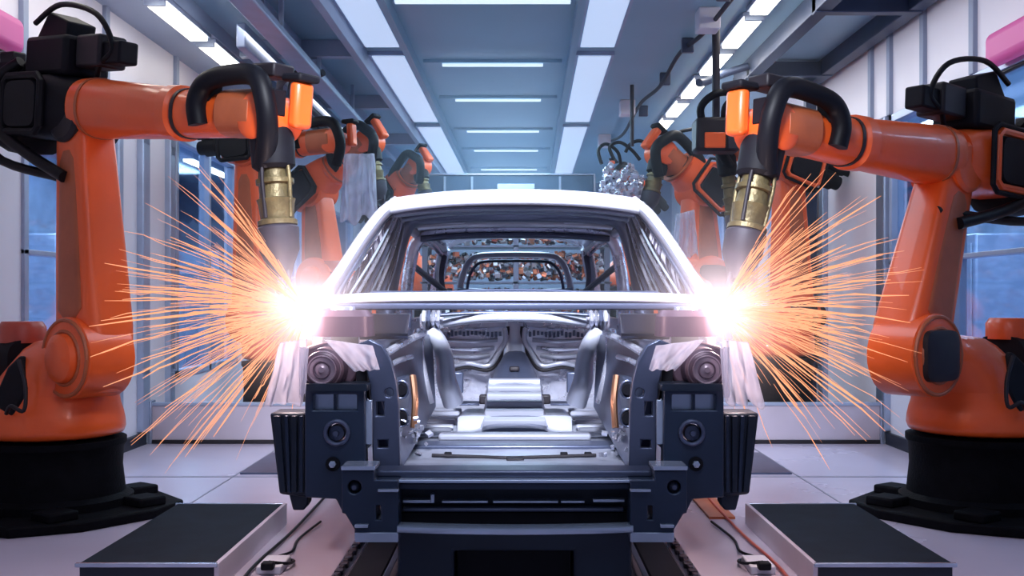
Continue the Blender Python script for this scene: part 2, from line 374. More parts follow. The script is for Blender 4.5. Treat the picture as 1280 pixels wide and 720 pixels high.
# longitudinal trims
t = MB()
skewbox(t, -0.955, -0.90, 1, 20.4, CH-0.10, CH); skewbox(t, 0.43, 0.485, 1, 20.4, CH-0.10, CH)
struct(t.build('trim_5', 'ceil'))
t = MB()
for xa in (-1.85, -1.36): skewbox(t, xa, xa+0.06, 1, 20.4, CH-0.16, CH)
for D in [5.0, 7.0, 9.3, 11.8, 14.5, 17]: skewbox(t, -2.3, -1.33, D-.05, D+.05, CH-0.14, CH)
struct(t.build('trim_6', 'ceil2', bevel=0.004))
# left soffit carrying the tube lights
struct(MB().bx(-WX, -2.32, 1, 12, CH-0.12, CH).build('trim_7', 'ceil2'))
struct(MB().bx(-2.05, -1.98, 8.2, 20, CH-0.30, CH-0.12).build('trim_8', 'duct', bevel=0.01))
# tube lights
def tubelight(x, D0, D1, label, z):
    L = thing('tube_light', label, 'light', (x, (D0+D1)/2, z-0.05))
    MB().bx(x-0.09, x+0.09, D0-0.02, D1+0.02, z-0.03, z).build('housing', 'duct', L, bevel=0.004)
    MB().bx(x-0.065, x+0.065, D0, D1, z-0.055, z-0.029).build('diffuser', 'tube', L, bevel=0.006)
    MB().bx(x-0.07, x+0.07, D0-0.015, D0+0.02, z-0.06, z-0.03).build('end_cap', 'duct', L)
zl = CH-0.12
for i, (a, b) in enumerate([(5.2, 7.35), (7.5, 8.55), (8.72, 9.85)]):
    tubelight(-2.42, a, b, ['overhead', 'long bright', 'farther short'][i]+' warm white tube light on the left soffit', zl)
rl = [(20, -60), (62, -8)]
for i, (ya, yb) in enumerate([(16, -30), (58, 20), (92, 62), (121, 97), (144, 125), (162, 147)]):
    D0, D1 = 2968/(375-yb), 2968/(375-ya)
    tubelight(1.78, D0, D1-0.05, ['first and nearest', 'second', 'third', 'fourth', 'fifth', 'last and farthest'][i]+' warm white tube light in the row under the right ceiling', CH-0.005)
# right: dark overhead frame with blue glazing
g = thing('overhead_frame', 'dark slate steel frame with blue panels hung under the right ceiling', 'frame', (2.5, 8.5, CH))
for xa in (2.06, 2.70):
    MB().bx(xa, xa+0.11, 4.5, 10.6, CH-0.16, CH).build('rail', 'beam', g, bevel=0.006)
for D in (6.6, 7.75, 9.95, 10.6):
    MB().bx(2.06, 2.80, D-0.05, D+0.05, CH-0.17, CH-0.04).build('crossbar', 'beam', g, bevel=0.006)
MB().bx(2.17, 2.70, 4.5, 10.5, CH-0.02, CH-0.002).build('panel', 'ceil', g)
MB().bx(2.72, 2.82, 10.5, 10.6, 0, CH-0.16).build('post', 'beam', g, bevel=0.006)
MB().tube([(2.06, 9.9, CH-0.08), (1.85, 9.95, CH-0.14), (1.68, 9.9, CH-0.22), (1.6, 9.8, CH-0.25)], 0.035).build('hook', 'beam', g)
# cable run with junction boxes on the right ceiling
g = thing('cable_run', 'grey cable run with clamps sagging along the right ceiling between light rows', 'cable', (1.3, 9, CH))
MB().tube([(1.55, 6.2, CH-0.01), (1.50, 7.5, CH-0.06), (1.44, 8.6, CH-0.10), (1.40, 9.6, CH-0.04), (1.36, 10.6, CH-0.13), (1.33, 12.0, CH-0.05), (1.3, 13.5, CH-0.14), (1.28, 15, CH-0.02)], 0.018).build('cable', 'gun', g)
for D in (7.6, 9.2, 10.6, 12.4): MB().bx(1.36, 1.46, D-0.03, D+0.03, CH-0.12, CH).build('clamp', 'slate', g, bevel=0.01)
for i, (x, D) in enumerate([(1.42, 8.3), (1.20, 12.1), (1.15, 14.6)]):
    tag(MB().bx(x-0.08, x+0.08, D-0.10, D+0.10, CH-0.16, CH).build('junction_box', 'wall', bevel=0.01),
        ['nearest', 'second', 'farthest'][i]+' small white junction box on the right ceiling', 'box', 'junction boxes on the right ceiling')
# pink signal lamps high on both walls
for s, nm in ((-1, 'left'), (1, 'right')):
    L = thing('signal_lamp', 'pink glowing lamp high on the %s wall' % nm, 'light', (s*2.8, 6.0, 2.6))
    D = 5.75 if s < 0 else 6.15
    c = V((s*2.78, D+(0 if s > 0 else 0.1), 2.56 if s < 0 else 2.55))
    MB().box(c, (0.10, 0.8, 0.2)).build('lens', 'pink', L, bevel=0.05, seg=4)
    MB().box(c+V((s*0.075, 0, 0)), (0.03, 0.86, 0.26)).build('back_plate', 'dark', L, bevel=0.01)
# left hanging bracketry above second robot
g = thing('duct_bundle', 'pale steel duct and dark conduits hung from the left ceiling above the robots', 'duct', (-1.7, 9, CH))
MB().bx(-1.78, -1.62, 5.0, 12.5, CH-0.30, CH-0.24).build('tray', 'duct', g, bevel=0.01)
for D in (7.8, 9.3, 11.2):
    MB().bx(-1.78, -1.75, D-.02, D+.02, CH-0.25, CH).build('hanger', 'duct', g)
    MB().bx(-1.65, -1.62, D-.02, D+.02, CH-0.25, CH).build('hanger', 'duct', g)
for k, xx in enumerate((-2.1, -2.0, -1.9)):
    MB().tube([(xx+.3, 9.3, CH-0.26), (xx+.1, 9.5, CH-0.32), (xx-.02, 10.4, CH-0.36), (xx, 12.4, CH-0.33)], 0.03).build('conduit', ['gun', 'dark', 'gun'][k], g)

# low rose barrier across each side behind the first robots
for s, nm in ((-1, 'left'), (1, 'right')):
    g = thing('low_barrier', 'low pale rose panel barrier with metal top rail on the %s of the car line' % nm, 'barrier', (s*2.0, 8.6, 0))
    x0, x1 = sorted((s*1.1, s*2.81))
    MB().bx(x0, x1, 8.58, 8.62, 0.03, 0.29).build('panel', 'dado', g)
    MB().bx(x0, x1, 8.56, 8.64, 0.0, 0.03).build('base_rail', 'dark', g, bevel=0.006)
    MB().bx(x0, x1, 8.57, 8.63, 0.29, 0.315).build('top_rail', 'duct', g, bevel=0.004)
    MB().bx(s*2.80-0.015, s*2.80+0.015, 8.55, 8.66, 0, 0.33).build('end_post', 'edge', g, bevel=0.004)
# floor: seams, far mats
t = MB()
t.bx(-2.8, -1.0, 6.95, 6.975, 0, 0.003); t.bx(1.0, 2.8, 6.95, 6.975, 0, 0.003)
t.bx(-1.765, -1.755, 5.5, 8.5, 0, 0.003); t.bx(1.755, 1.765, 5.5, 8.5, 0, 0.003)
t.bx(-1.13, -0.4, 4.35, 4.37, 0, 0.003); t.bx(0.4, 1.13, 4.35, 4.37, 0, 0.003)
struct(t.build('trim_9', 'seam'))
for s, nm in ((-1, 'left'), (1, 'right')):
    x0, x1 = sorted((s*1.12, s*1.74))
    tag(MB().bx(x0, x1, 7.06, 8.0, 0, 0.012).build('floor_mat', 'slate'), 'far dark grey floor mat near the %s barrier' % nm, 'mat')

# treadle platforms
for s, nm in ((-1, 'left'), (1, 'right')):
    g = thing('platform', 'low black topped platform with pale metal edge on the %s side of the car' % nm, 'platform', (s*1.4, 4.87, 0))
    x0, x1 = sorted((s*1.13, s*1.67))
    MB().bx(x0+0.012, x1-0.012, 4.255, 5.49, 0.0, 0.085).build('body', 'navyd' , g)
    MB().bx(x0+0.012, x1-0.012, 4.255, 5.49, 0.085, 0.1).build('top_mat', 'mat', g)
    xi = s*1.125
    MB().bx(min(xi, xi+s*0.018), max(xi, xi+s*0.018), 4.24, 5.5, 0.0, 0.103).build('pink_lit_side', 'dado', g, bevel=0.002)  # rose colour stands in for pink light on the inner face
    MB().bx(x0, x1, 4.236, 4.256, 0.088, 0.103).build('front_trim', 'edge', g, bevel=0.002)
    MB().bx(x0, x1, 5.49, 5.505, 0.0, 0.103).build('rear_trim', 'edge', g, bevel=0.002)

# ------------------------------------------------------------------ conveyor under the car
for s, nm in ((-1, 'left'), (1, 'right')):
    g = thing('conveyor_rail', 'black floor rail with chain under the %s side of the car' % nm, 'rail', (s*0.58, 6, 0))
    MB().bx(s*0.58-0.065, s*0.58+0.065, 2.0, 9.0, 0, 0.045).build('rail', 'black', g, bevel=0.004)
    MB().bx(s*0.49-0.012, s*0.49+0.012, 2.0, 9.0, 0, 0.06).build('guide', 'slate', g, bevel=0.003)
    xo = s*0.70
    MB().bx(xo-0.03, xo+0.03, 2.0, 9.0, 0, 0.012).build('chain_bed', 'slate', g)
    ch = MB()
    for i in range(70):
        y = 3.3+i*0.06; ch.box((xo, y, 0.022), (0.034 if i % 2 else 0.02, 0.045, 0.02))
    c = ch.build('chain', 'chain', g, bevel=0.003); 
    # drop-in connector and looped lead beside the platform
    g = thing('floor_connector', 'small white floor connector box with black looped lead beside the %s platform' % nm, 'connector', (s*0.99, 4.6, 0))
    MB().box((s*0.99, 4.58, 0.018), (0.10, 0.20, 0.035)).build('plate', 'wall', g, bevel=0.006)
    MB().box((s*0.99, 4.47, 0.04), (0.05, 0.05, 0.03)).build('plug', 'black', g, bevel=0.006)
    MB().tube([(s*0.99, 4.49, 0.05), (s*0.93, 4.55, 0.03), (s*0.93, 4.68, 0.012), (s*1.01, 4.74, 0.012), (s*0.97, 4.85, 0.012), (s*0.99, 5.1, 0.012), (s*0.96, 5.5, 0.012)], 0.006).build('lead', 'hose', g)
    tag(MB().tube([(s*1.065, 3.0, 0.014), (s*1.05, 4.0, 0.014), (s*1.07, 4.6, 0.014), (s*1.05, 5.3, 0.014), (s*1.06, 6.6, 0.014)], 0.007).build('floor_cable', 'red' if s > 0 else 'hose'),
        ('dull red' if s > 0 else 'black')+' cable lying along the foot of the %s platform' % nm, 'cable')
tag(MB().prism([V((0.97, 5.62, 0.0)), V((1.10, 5.62, 0.0)), V((1.10, 6.5, 0.0)), V((0.97, 6.5, 0.0))], V((0, 0, 0.012))).build('floor_strip', 'orange2'),
    'orange strip on the floor behind the right headlamp post', 'strip')

# car carrier (skid)
g = thing('car_carrier', 'dark navy steel carrier standing under the front of the car shell', 'carrier', (0, 5.2, 0))
MB().prism([V((-0.43, 4.06, 0.0)), V((-0.225, 4.06, 0.0)), V((-0.225, 4.06, 0.19)), V((0.21, 4.06, 0.19)), V((0.21, 4.06, 0.0)), V((0.42, 4.06, 0.0)), V((0.42, 4.06, 0.262)), V((-0.43, 4.06, 0.262))], V((0, 0.35, 0))).build('front_block', 'navyd', g, bevel=0.01)
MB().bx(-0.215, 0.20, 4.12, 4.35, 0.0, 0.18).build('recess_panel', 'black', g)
for x in (-0.36, 0.36): MB().bx(x-0.05, x+0.05, 4.4, 8.6, 0.16, 0.27).build('side_rail', 'navy', g, bevel=0.006)
for D in (4.9, 6.6, 8.4):
    MB().bx(-0.40, 0.40, D-.05, D+.05, 0.17, 0.26).build('crossbar', 'navy', g, bevel=0.006)
    for x in (-0.36, 0.36): MB().bx(x-0.04, x+0.04, D-.04, D+.04, 0.0, 0.17).build('leg', 'navyd', g)
    for x in (-0.36, 0.36): MB().bx(x-0.05, x+0.05, D-.05, D+.05, 0.27, 0.40).build('pad', 'navyd', g)

# ------------------------------------------------------------------ the car shell
XC = -2/F*4.2
car = thing('car_shell', 'bare silver unpainted car body shell without doors or front end, centre of the line', 'car body', (XC, 6.3, 0.27))
def q(px, py, D, s):
    "point given for the left side; s=+1 mirrors it to the right of the car's middle"
    p = P(px, py, D); 
    return V((XC-(p.x-XC), p.y, p.z)) if s > 0 else p
def qc(px, py, D): return P(px+0, py, D)
def arch(pts, half):   # left points -> full symmetric path; half True ends on the middle
    L = [q(*p, -1) for p in pts]; R = [q(*p, 1) for p in reversed(pts)]
    return L + R
# roof shell
rf = MB(); nx, ny = 22, 16; vs = []; fs = []
for j in range(ny+1):
    t = j/ny; D = 5.45 + t*3.35
    hw = 0.64 - 0.10*t*t; zc = 1.640 + 0.03*math.sin(t*math.pi*0.7) - 0.075*t*t
    for i in range(nx+1):
        u = -1+2*i/nx; z = zc - 0.035*u*u - 0.06*abs(u)**6
        vs.append((XC+u*hw, D, z))
for j in range(ny):
    for i in range(nx): a = j*(nx+1)+i; fs.append((a, a+1, a+nx+2, a+nx+1))
rf.add(vs, fs); ro = rf.build('roof', 'silver', car)
so = ro.modifiers.new('solid', 'SOLIDIFY'); so.thickness = 0.006; so.offset = -1
# windscreen header and bows
def bow(name, D, hw, zc, ze, h, dep, m, e=4, par=car):
    secs = []; n = 16
    for i in range(n+1):
        u = -1+2*i/n; z = zc + (ze-zc)*(abs(u)**2.6)
        secs.append((V((XC+u*hw, D, z)), V((0, dep/2, 0)), V((0, 0, h/2)), e))
    return MB().loft(secs, 16).build(name, m, par)
bow('windscreen_header', 5.44, 0.60, 1.598, 1.555, 0.075, 0.10, 'white')
bow('header_flange', 5.50, 0.585, 1.550, 1.515, 0.022, 0.10, 'slate')
bow('roof_bow', 6.0, 0.60, 1.585, 1.54, 0.045, 0.12, 'slate')
bow('roof_bow', 6.55, 0.565, 1.555, 1.535, 0.055, 0.10, 'white')
bow('roof_bow', 7.15, 0.60, 1.515, 1.49, 0.04, 0.10, 'slate')
for s in (-1, 1):
    m_ = MB(); c = V((XC+s*0.36, 6.48, 1.562)); m_.box(c, (0.16, 0.03, 0.04)); m_.build('handle_bracket', 'pressed', car, bevel=0.01)
    m_ = MB()
    for k in range(3): m_.cyl(c+V((-0.05+k*0.035, -0.014, -0.005)), c+V((-0.05+k*0.035, -0.02, -0.005)), 0.011)
    m_.build('bracket_hole', 'black', car)
# dark body ring (B pillars) and lighter ring behind it
p1 = [(478, 470, 6.3), (484, 372, 6.35), (494, 318, 6.4), (504, 286, 6.4), (518, 272, 6.4), (545, 268, 6.4), (600, 266, 6.4)]
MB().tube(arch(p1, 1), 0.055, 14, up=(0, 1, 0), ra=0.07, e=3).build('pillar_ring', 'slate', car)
p2 = [(505, 470, 7.1), (508, 372, 7.15), (513, 330, 7.2), (521, 303, 7.2), (540, 294, 7.2), (600, 291, 7.2)]
MB().tube(arch(p2, 1), 0.04, 14, up=(0, 1, 0), ra=0.05, e=3).build('rear_pillar_ring', 'pressed', car)
# rear window frame
p3 = [(574, 366, 8.85), (578, 345, 8.85), (586, 328, 8.85), (600, 320, 8.85), (640, 318.5, 8.85)]
MB().tube(arch(p3, 1), 0.026, 12, up=(0, 1, 0), ra=0.04, e=3).build('rear_window_frame', 'white', car)
p3 = [(583, 366, 8.75), (587, 345, 8.75), (594, 333, 8.75), (606, 327, 8.75), (640, 326, 8.75)]
MB().tube(arch(p3, 1), 0.012, 10).build('rear_window_flange', 'slate', car)
MB().tube([q(572, 364, 8.8, -1), q(610, 366, 8.8, -1), q(610, 366, 8.8, 1), q(572, 364, 8.8, 1)], 0.03, smooth=False).build('rear_sill', 'slate', car)
for s in (-1, 1):
    # A pillar: outer skin, inner flange
    MB().tube([q(398, 380, 4.62, s), q(424, 345, 4.85, s), q(452, 302, 5.15, s), q(475, 271, 5.38, s), q(492, 256, 5.5, s)], 0.028, 12, up=(0, 1, 0), ra=0.05, e=3).build('front_pillar', 'white', car)
    MB().tube([q(420, 372, 4.72, s), q(440, 337, 4.95, s), q(463, 300, 5.25, s), q(484, 272, 5.5, s), q(500, 264, 5.6, s), q(520, 262, 5.65, s)], 0.012, 8).build('pillar_flange', 'slate', car)
    MB().tube([q(411, 374, 4.66, s), q(433, 339, 4.9, s), q(458, 299, 5.2, s), q(481, 268, 5.45, s)], 0.008, 8).build('pillar_seam', 'edge', car)
    # roof rail
    MB().tube([q(487, 259, 5.48, s), V((XC+s*0.655, 6.4, 1.545)), V((XC+s*0.62, 7.6, 1.52)), V((XC+s*0.56, 8.8, 1.50))], 0.032, 12).build('roof_rail', 'white', car)
    # C pillar panel and brace
    MB().tube([V((XC+s*0.56, 8.8, 1.50)), V((XC+s*0.62, 8.85, 1.2)), V((XC+s*0.70, 8.8, 0.9))], 0.05, 10).build('rear_pillar', 'pressed', car)
    MB().tube([q(514, 330, 7.2, s), q(530, 343, 7.5, s), q(556, 364, 8.0, s)], 0.022, 10).build('brace', 'slate', car)
    MB().tube([q(553, 320, 8.2, s), q(549, 345, 8.15, s), q(552, 366, 8.1, s)], 0.035, 10).build('seat_belt_post', 'slate', car)
    MB().tube([q(532, 300, 7.6, s), q(541, 306, 8.0, s), q(553, 320, 8.2, s)], 0.02, 10).build('seat_belt_guide', 'pressed', car)
    # pane with painted reflection streaks over door openings
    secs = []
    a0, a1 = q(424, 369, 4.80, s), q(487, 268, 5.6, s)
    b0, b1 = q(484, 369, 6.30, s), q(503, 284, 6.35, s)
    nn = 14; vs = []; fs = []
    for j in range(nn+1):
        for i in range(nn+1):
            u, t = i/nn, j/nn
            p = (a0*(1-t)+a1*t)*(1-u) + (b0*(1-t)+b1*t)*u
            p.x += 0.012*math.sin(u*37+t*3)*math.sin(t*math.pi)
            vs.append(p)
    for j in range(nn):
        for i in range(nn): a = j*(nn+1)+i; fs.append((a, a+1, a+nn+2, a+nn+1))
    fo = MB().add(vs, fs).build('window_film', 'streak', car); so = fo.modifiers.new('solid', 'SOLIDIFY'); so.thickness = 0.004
    for k in range(7):
        u = 0.1+k*0.13
        p0 = a0*(1-u)+b0*u; p1_ = a1*(1-u)+b1*u; ins = V((-s*0.018, 0, 0))
        MB().tube([p0+ins, (p0+p1_)/2+ins*1.6, p1_+ins], 0.006+0.003*(k % 3), 8).build('streak_bar', ['edge', 'pressed', 'slate'][k % 3], car)  # thin bars that add to the painted reflection streaks
    # outer body side with door opening and wheel arch cuts
    xo = XC+s*0.86
    def yz(y, z): return V((xo, y, z))
    out = [yz(4.75, 0.95), yz(4.75, 0.38), yz(7.35, 0.36)] + [yz(7.75-0.38*math.cos(a), 0.36+0.38*math.sin(a)) for a in [math.pi*k/10 for k in range(1, 10)]] + [yz(8.15, 0.36), yz(8.95, 0.45), yz(9.0, 1.08), yz(8.0, 1.12), yz(4.75, 1.10)]
    h1 = [yz(4.95, 0.50), yz(6.15, 0.50), yz(6.15, 1.05), yz(4.95, 1.03)]
    h2 = [yz(6.35, 0.50), yz(7.2, 0.50), yz(7.45, 0.85), yz(7.3, 1.05), yz(6.35, 1.05)]
    MB().prism(out, V((-s*0.05, 0, 0)), [h1, h2]).build('body_side', 'silver', car, bevel=0.008)
    MB().bx(min(XC+s*0.70, XC+s*0.81), max(XC+s*0.70, XC+s*0.81), 4.7, 7.6, 0.38, 0.50).build('sill', 'pressed', car, bevel=0.02)
    # rear wheel housing
    MB().turn((XC+s*0.55, 7.75, 0.40), (s, 0, 0), [(0, 0.30), (0.02, 0.36), (0.25, 0.38)], 26).build('wheel_housing', 'pressed', car)
# cowl
def crossbar(name, pts, h, dep, m, e=4, par=car):
    pts = spline([V(p) for p in pts], 6)
    return MB().loft([(p, V((0, dep/2, 0)), V((0, 0, h/2)), e) for p in pts], 16).build(name, m, par)
crossbar('cowl', [q(406, 376, 4.66, -1), q(470, 372.5, 4.63, -1), q(600, 371.5, 4.62, -1), q(600, 371.5, 4.62, 1), q(470, 372.5, 4.63, 1), q(406, 376, 4.66, 1)], 0.045, 0.16, 'white')
crossbar('cowl_lower', [q(400, 384, 4.62, -1), q(480, 383, 4.6, -1), q(600, 383, 4.58, -1), q(600, 383, 4.58, 1), q(480, 383, 4.6, 1), q(400, 384, 4.62, 1)], 0.030, 0.14, 'slate')
crossbar('windscreen_sill', [q(470, 366, 4.95, -1), q(560, 366, 5.0, -1), q(600, 364, 5.02, -1), q(600, 364, 5.02, 1), q(560, 366, 5.0, 1), q(470, 366, 4.95, 1)], 0.018, 0.3, 'slate')
# dash crossmember and ends
crossbar('dash_beam', [q(545, 405, 5.6, -1), q(580, 400, 5.55, -1), q(615, 397, 5.5, -1), q(615, 397, 5.5, 1), q(580, 400, 5.55, 1), q(545, 405, 5.6, 1)], 0.045, 0.07, 'white', 2)
crossbar('dash_tube', [q(548, 394, 5.5, -1), q(600, 391, 5.5, -1), q(600, 391, 5.5, 1), q(548, 394, 5.5, 1)], 0.018, 0.03, 'slate', 2)
for s in (-1, 1):
    for k in range(4):
        MB().tube([q(530+k*6, 390, 5.45, s), q(529+k*6, 400, 5.40, s), q(532+k*5, 411, 5.5, s)], 0.011, 8).build('bracket_rib', ['white', 'slate', 'silver', 'pressed'][k], car)
    MB().box(q(540, 401, 5.58, s), (0.12, 0.06, 0.08)).build('dash_bracket', 'pressed', car, bevel=0.015)
    # inner front post, curved
    MB().tube([q(538, 412, 5.5, s), q(550, 430, 5.5, s), q(556, 452, 5.5, s), q(558, 476, 5.5, s), q(566, 500, 5.55, s)], lambda t: 0.036+0.018*t, 14, up=(0, 1, 0), ra=0.07, e=3).build('inner_post', 'white', car)
    MB().tube([q(524, 414, 5.3, s), q(522, 440, 5.25, s), q(527, 470, 5.2, s), q(535, 505, 5.2, s)], 0.03, 12).build('inner_post_flange', 'pressed', car)
    # dash side panel, light, between strut tower and posts
    MB().prism([q(445, 392, 4.75, s), q(512, 392, 4.75, s), q(508, 417, 4.75, s), q(447, 419, 4.75, s)], V((0, 0.05, 0))).build('dash_side_panel', 'white', car, bevel=0.006)
    MB().tube([q(450, 421, 4.7, s), q(510, 420, 4.7, s)], 0.012, 8).build('dash_side_rail', 'slate', car)
    # strut tower
    c = q(424, 402, 4.42, s)
    MB().loft([(c+V((0, 0.10, -0.06)), X*0.125, Y*0.12, 3.2), (c+V((0, 0.10, 0.02)), X*0.12, Y*0.12, 3.2), (c+V((0, 0.10, 0.045)), X*0.10, Y*0.10, 3)], 24).build('strut_tower', 'lampbody', car)
    MB().turn(c+V((s*-0.0, 0.10, 0.045)), (0, 0, 1), [(0, 0.05), (0.012, 0.05), (0.014, 0.03)], 20).build('strut_cap', 'edge', car)
    # inner fender skin going back to the post
    vs = [q(457, 428, 4.3, s), q(540, 418, 5.5, s), q(545, 508, 5.3, s), q(500, 590, 4.25, s), q(470, 500, 4.25, s)]
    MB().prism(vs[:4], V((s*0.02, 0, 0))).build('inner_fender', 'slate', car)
    MB().tube([q(482, 442, 4.5, s), q(505, 428, 4.8, s), q(530, 416, 5.2, s)], 0.016, 8).build('diagonal_brace', 'pressed', car)
    MB().tube([q(484, 458, 4.5, s), q(500, 450, 4.7, s), q(514, 446, 4.9, s)], 0.012, 8).build('small_brace', 'silver', car)
    for k, (yy) in enumerate((486, 521)):
        c = q(503, yy, 4.42, s); m_ = MB()
        for z in range(5):
            pts = ring_pts(c+V((0, 0.03*z-0.04, 0)), X*0.8, Z, 0.034-0.003*z, 16); m_.tube(pts+[pts[0]], 0.005, 6, smooth=False)
        m_.build('spring_coil', 'slate', car)
        MB().cyl(c+V((0, -0.05, 0)), c+V((0, 0.09, 0)), 0.022).build('coil_core', 'black', car)
    MB().tube([q(516, 470, 4.5, s), q(519, 500, 4.45, s), q(517, 535, 4.42, s)], 0.014, 8).build('brake_line', 'copper', car)
    m_ = MB()
    for k in range(26):
        p = q(498+random.random()*40, 520+random.random()*50, 4.35+random.random()*0.4, s)
        m_.box(p, [0.006+random.random()*0.02 for _ in range(3)], rot=Matrix.Rotation(random.random()*3, 3, 'X') @ Matrix.Rotation(random.random()*3, 3, 'Z'))
    tt = m_.build('clip_cluster', 'pressed', car); tt['kind'] = 'stuff'
# floor pan
fp = MB(); nx, ny = 40, 70; vs = []; fs = []
for j in range(ny+1):
    D = 4.22+3.1*j/ny
    for i in range(nx+1):
        u = -1+2*i/nx; x = u*(0.40+0.30*min(1, (D-4.22)/1.4))
        z = 0.462 + 0.012*max(-0.6, min(0.6, math.sin(D*26)))*(1 if D > 4.9 else 0.2)*(abs(x) < 0.6) + 0.005*noise.noise(V((x*6, D*6, 0)))
        if D > 5.1: z += 0.05*max(0, 1-abs(x/0.20))**0.5*min(1, (D-5.1)*3)
        vs.append((XC+x, D, z))
for j in range(ny):
    for i in range(nx): a = j*(nx+1)+i; fs.append((a, a+1, a+nx+2, a+nx+1))
fo = fp.add(vs, fs).build('floor_pan', 'white', car); so = fo.modifiers.new('solid', 'SOLIDIFY'); so.thickness = 0.02; so.offset = -1
# tunnel steps
steps = [(529, 5.40, 42, .035), (517, 5.58, 40, .03), (506, 5.78, 38, .03), (496, 5.98, 37, .03), (486, 6.2, 36, .028), (478, 6.42, 35, .028)]
for py, D, hwp, h in steps:
    c = P(643, py, D); hw = hwp/F*D
    MB().loft([(c+V((-hw, 0, -0.03)), Y*0.02, Z*h*0.6, 4), (c+V((-hw*0.9, 0, 0)), Y*0.06, Z*h*0.8, 4), (c+V((hw*0.9, 0, 0)), Y*0.06, Z*h*0.8, 4), (c+V((hw, 0, -0.03)), Y*0.02, Z*h*0.6, 4)], 16).build('tunnel_rib', 'white', car)
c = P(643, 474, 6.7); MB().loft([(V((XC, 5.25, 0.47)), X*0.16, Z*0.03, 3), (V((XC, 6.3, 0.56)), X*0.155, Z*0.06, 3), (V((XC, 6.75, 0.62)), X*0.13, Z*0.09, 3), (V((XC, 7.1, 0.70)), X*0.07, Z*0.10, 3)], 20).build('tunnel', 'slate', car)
for s in (-1, 1):
    c = q(595, 519, 5.65, s)
    MB().loft([(c+V((-s*0.0, -0.22, -0.06)), X*0.085, Z*0.01, 4), (c+V((0, -0.16, -0.01)), X*0.085, Z*0.025, 4), (c+V((0, 0.2, -0.01)), X*0.07, Z*0.025, 4), (c+V((0, 0.26, -0.05)), X*0.06, Z*0.01, 4)], 20).build('seat_mount', 'white', car)
    MB().box(q(584, 504, 6.2, s), (0.14, 0.16, 0.012)).build('floor_recess', 'slate', car, bevel=0.004)
    MB().box(q(605, 499, 6.0, s), (0.05, 0.05, 0.05)).build('tunnel_clip', 'dark', car, bevel=0.008)
    MB().box(q(570, 478, 6.8, s), (0.09, 0.03, 0.13)).build('heel_box', 'slate', car, bevel=0.01)
MB().bx(XC-0.34, XC+0.34, 4.97, 5.07, 0.47, 0.505).build('floor_crossmember', 'white', car, bevel=0.012)
MB().bx(XC-0.44, XC+0.44, 4.80, 4.96, 0.452, 0.478).build('front_floor_channel', 'slate', car, bevel=0.01)
MB().tube([P(540, 569, 4.55), P(600, 571, 4.52), P(643, 572, 4.5), P(745, 569, 4.55)], 0.007, 8).build('floor_line', 'dark', car)
MB().box(P(644, 575, 4.47), (0.07, 0.06, 0.02)).build('floor_box', 'dark', car, bevel=0.005)
for px in (560, 705, 735): MB().box(P(px, 568, 4.56), (0.03, 0.03, 0.018)).build('line_clip', 'black', car, bevel=0.004)
MB().bx(XC-0.42, XC+0.42, 4.17, 4.27, 0.452, 0.480).build('front_floor_lip', 'white', car, bevel=0.008)
for k_, D in enumerate((5.15, 5.32, 5.5, 5.68, 5.9, 6.1, 6.35)):
    for s in (-1, 1):
        x0, x1 = sorted((XC+s*0.30, XC+s*(0.52+0.02*k_)))
        MB().bx(x0, x1, D-0.035, D+0.035, 0.47, 0.488+0.006*(k_ % 2)).build('floor_rib', 'white', car, bevel=0.012)
        MB().bx(x0+0.02, x1-0.01, D+0.036, D+0.06, 0.462, 0.476).build('rib_dark_strip', 'dark', car)  # dark strip laid between the floor ribs for contrast
# rear bulkhead with two pressed seat panels
MB().prism([V((XC-0.75, 7.25, 0.46)), V((XC+0.75, 7.25, 0.46)), V((XC+0.75, 7.25, 0.98)), V((XC-0.75, 7.25, 0.98))], V((0, 0.03, 0))).build('rear_bulkhead', 'pressed', car)
for s in (-1, 1):
    D = 7.1
    o = [q(553, 412, D, s), q(631, 408, D, s), q(633, 424, D, s), q(611, 456, D, s), q(560, 456, D, s)]
    MB().prism(o, V((0, 0.06, 0))).build('seat_panel', 'pressed', car, bevel=0.012)
    MB().tube([q(553, 413, D-.03, s), q(553, 435, D-.03, s), q(561, 456, D-.03, s), q(585, 454, D-.04, s), q(611, 457, D-.03, s), q(625, 438, D-.03, s), q(632, 424, D-.03, s), q(631, 410, D-.03, s)], 0.016, 10).build('seat_panel_rim', 'white', car)
    MB().tube([q(550, 412, D-.02, s), q(550, 437, D-.02, s), q(558, 461, D-.02, s), q(585, 459, D-.02, s), q(613, 462, D-.02, s), q(628, 441, D-.02, s), q(636, 424, D-.02, s), q(635, 408, D-.02, s)], 0.012, 8).build('seat_panel_shadow', 'dark', car)  # dark tube stands in for the shadow rim around the panel
    for k, yy in enumerate((425, 435, 444)):
        MB().tube([q(556, yy, D-.01, s), q(590, yy+2, D-.03, s), q(622-k*5, yy, D-.01, s)], 0.013, 8).build('seat_panel_rib', 'silver' if k % 2 else 'white', car)
    m_ = MB()
    for k in range(14): m_.box(q(560+k*5, 416+random.random()*3, D-.02, s), (0.016, 0.03, 0.02+0.02*random.random()))
    m_.build('clip_row', 'slate', car, bevel=0.002)
MB().tube([P(643, 404, 7.1), P(643, 430, 7.08), P(643, 455, 7.0), P(643, 465, 6.85)], lambda t: 0.055+0.03*t, 16, up=(0, 1, 0), ra=0.03).build('bulkhead_column', 'white', car)
MB().bx(XC-0.72, XC+0.72, 7.28, 8.8, 0.955, 0.975).build('parcel_shelf', 'slate', car)
MB().box(P(643, 461, 6.6), (0.06, 0.05, 0.03)).build('gear_boss', 'dark', car, bevel=0.01)

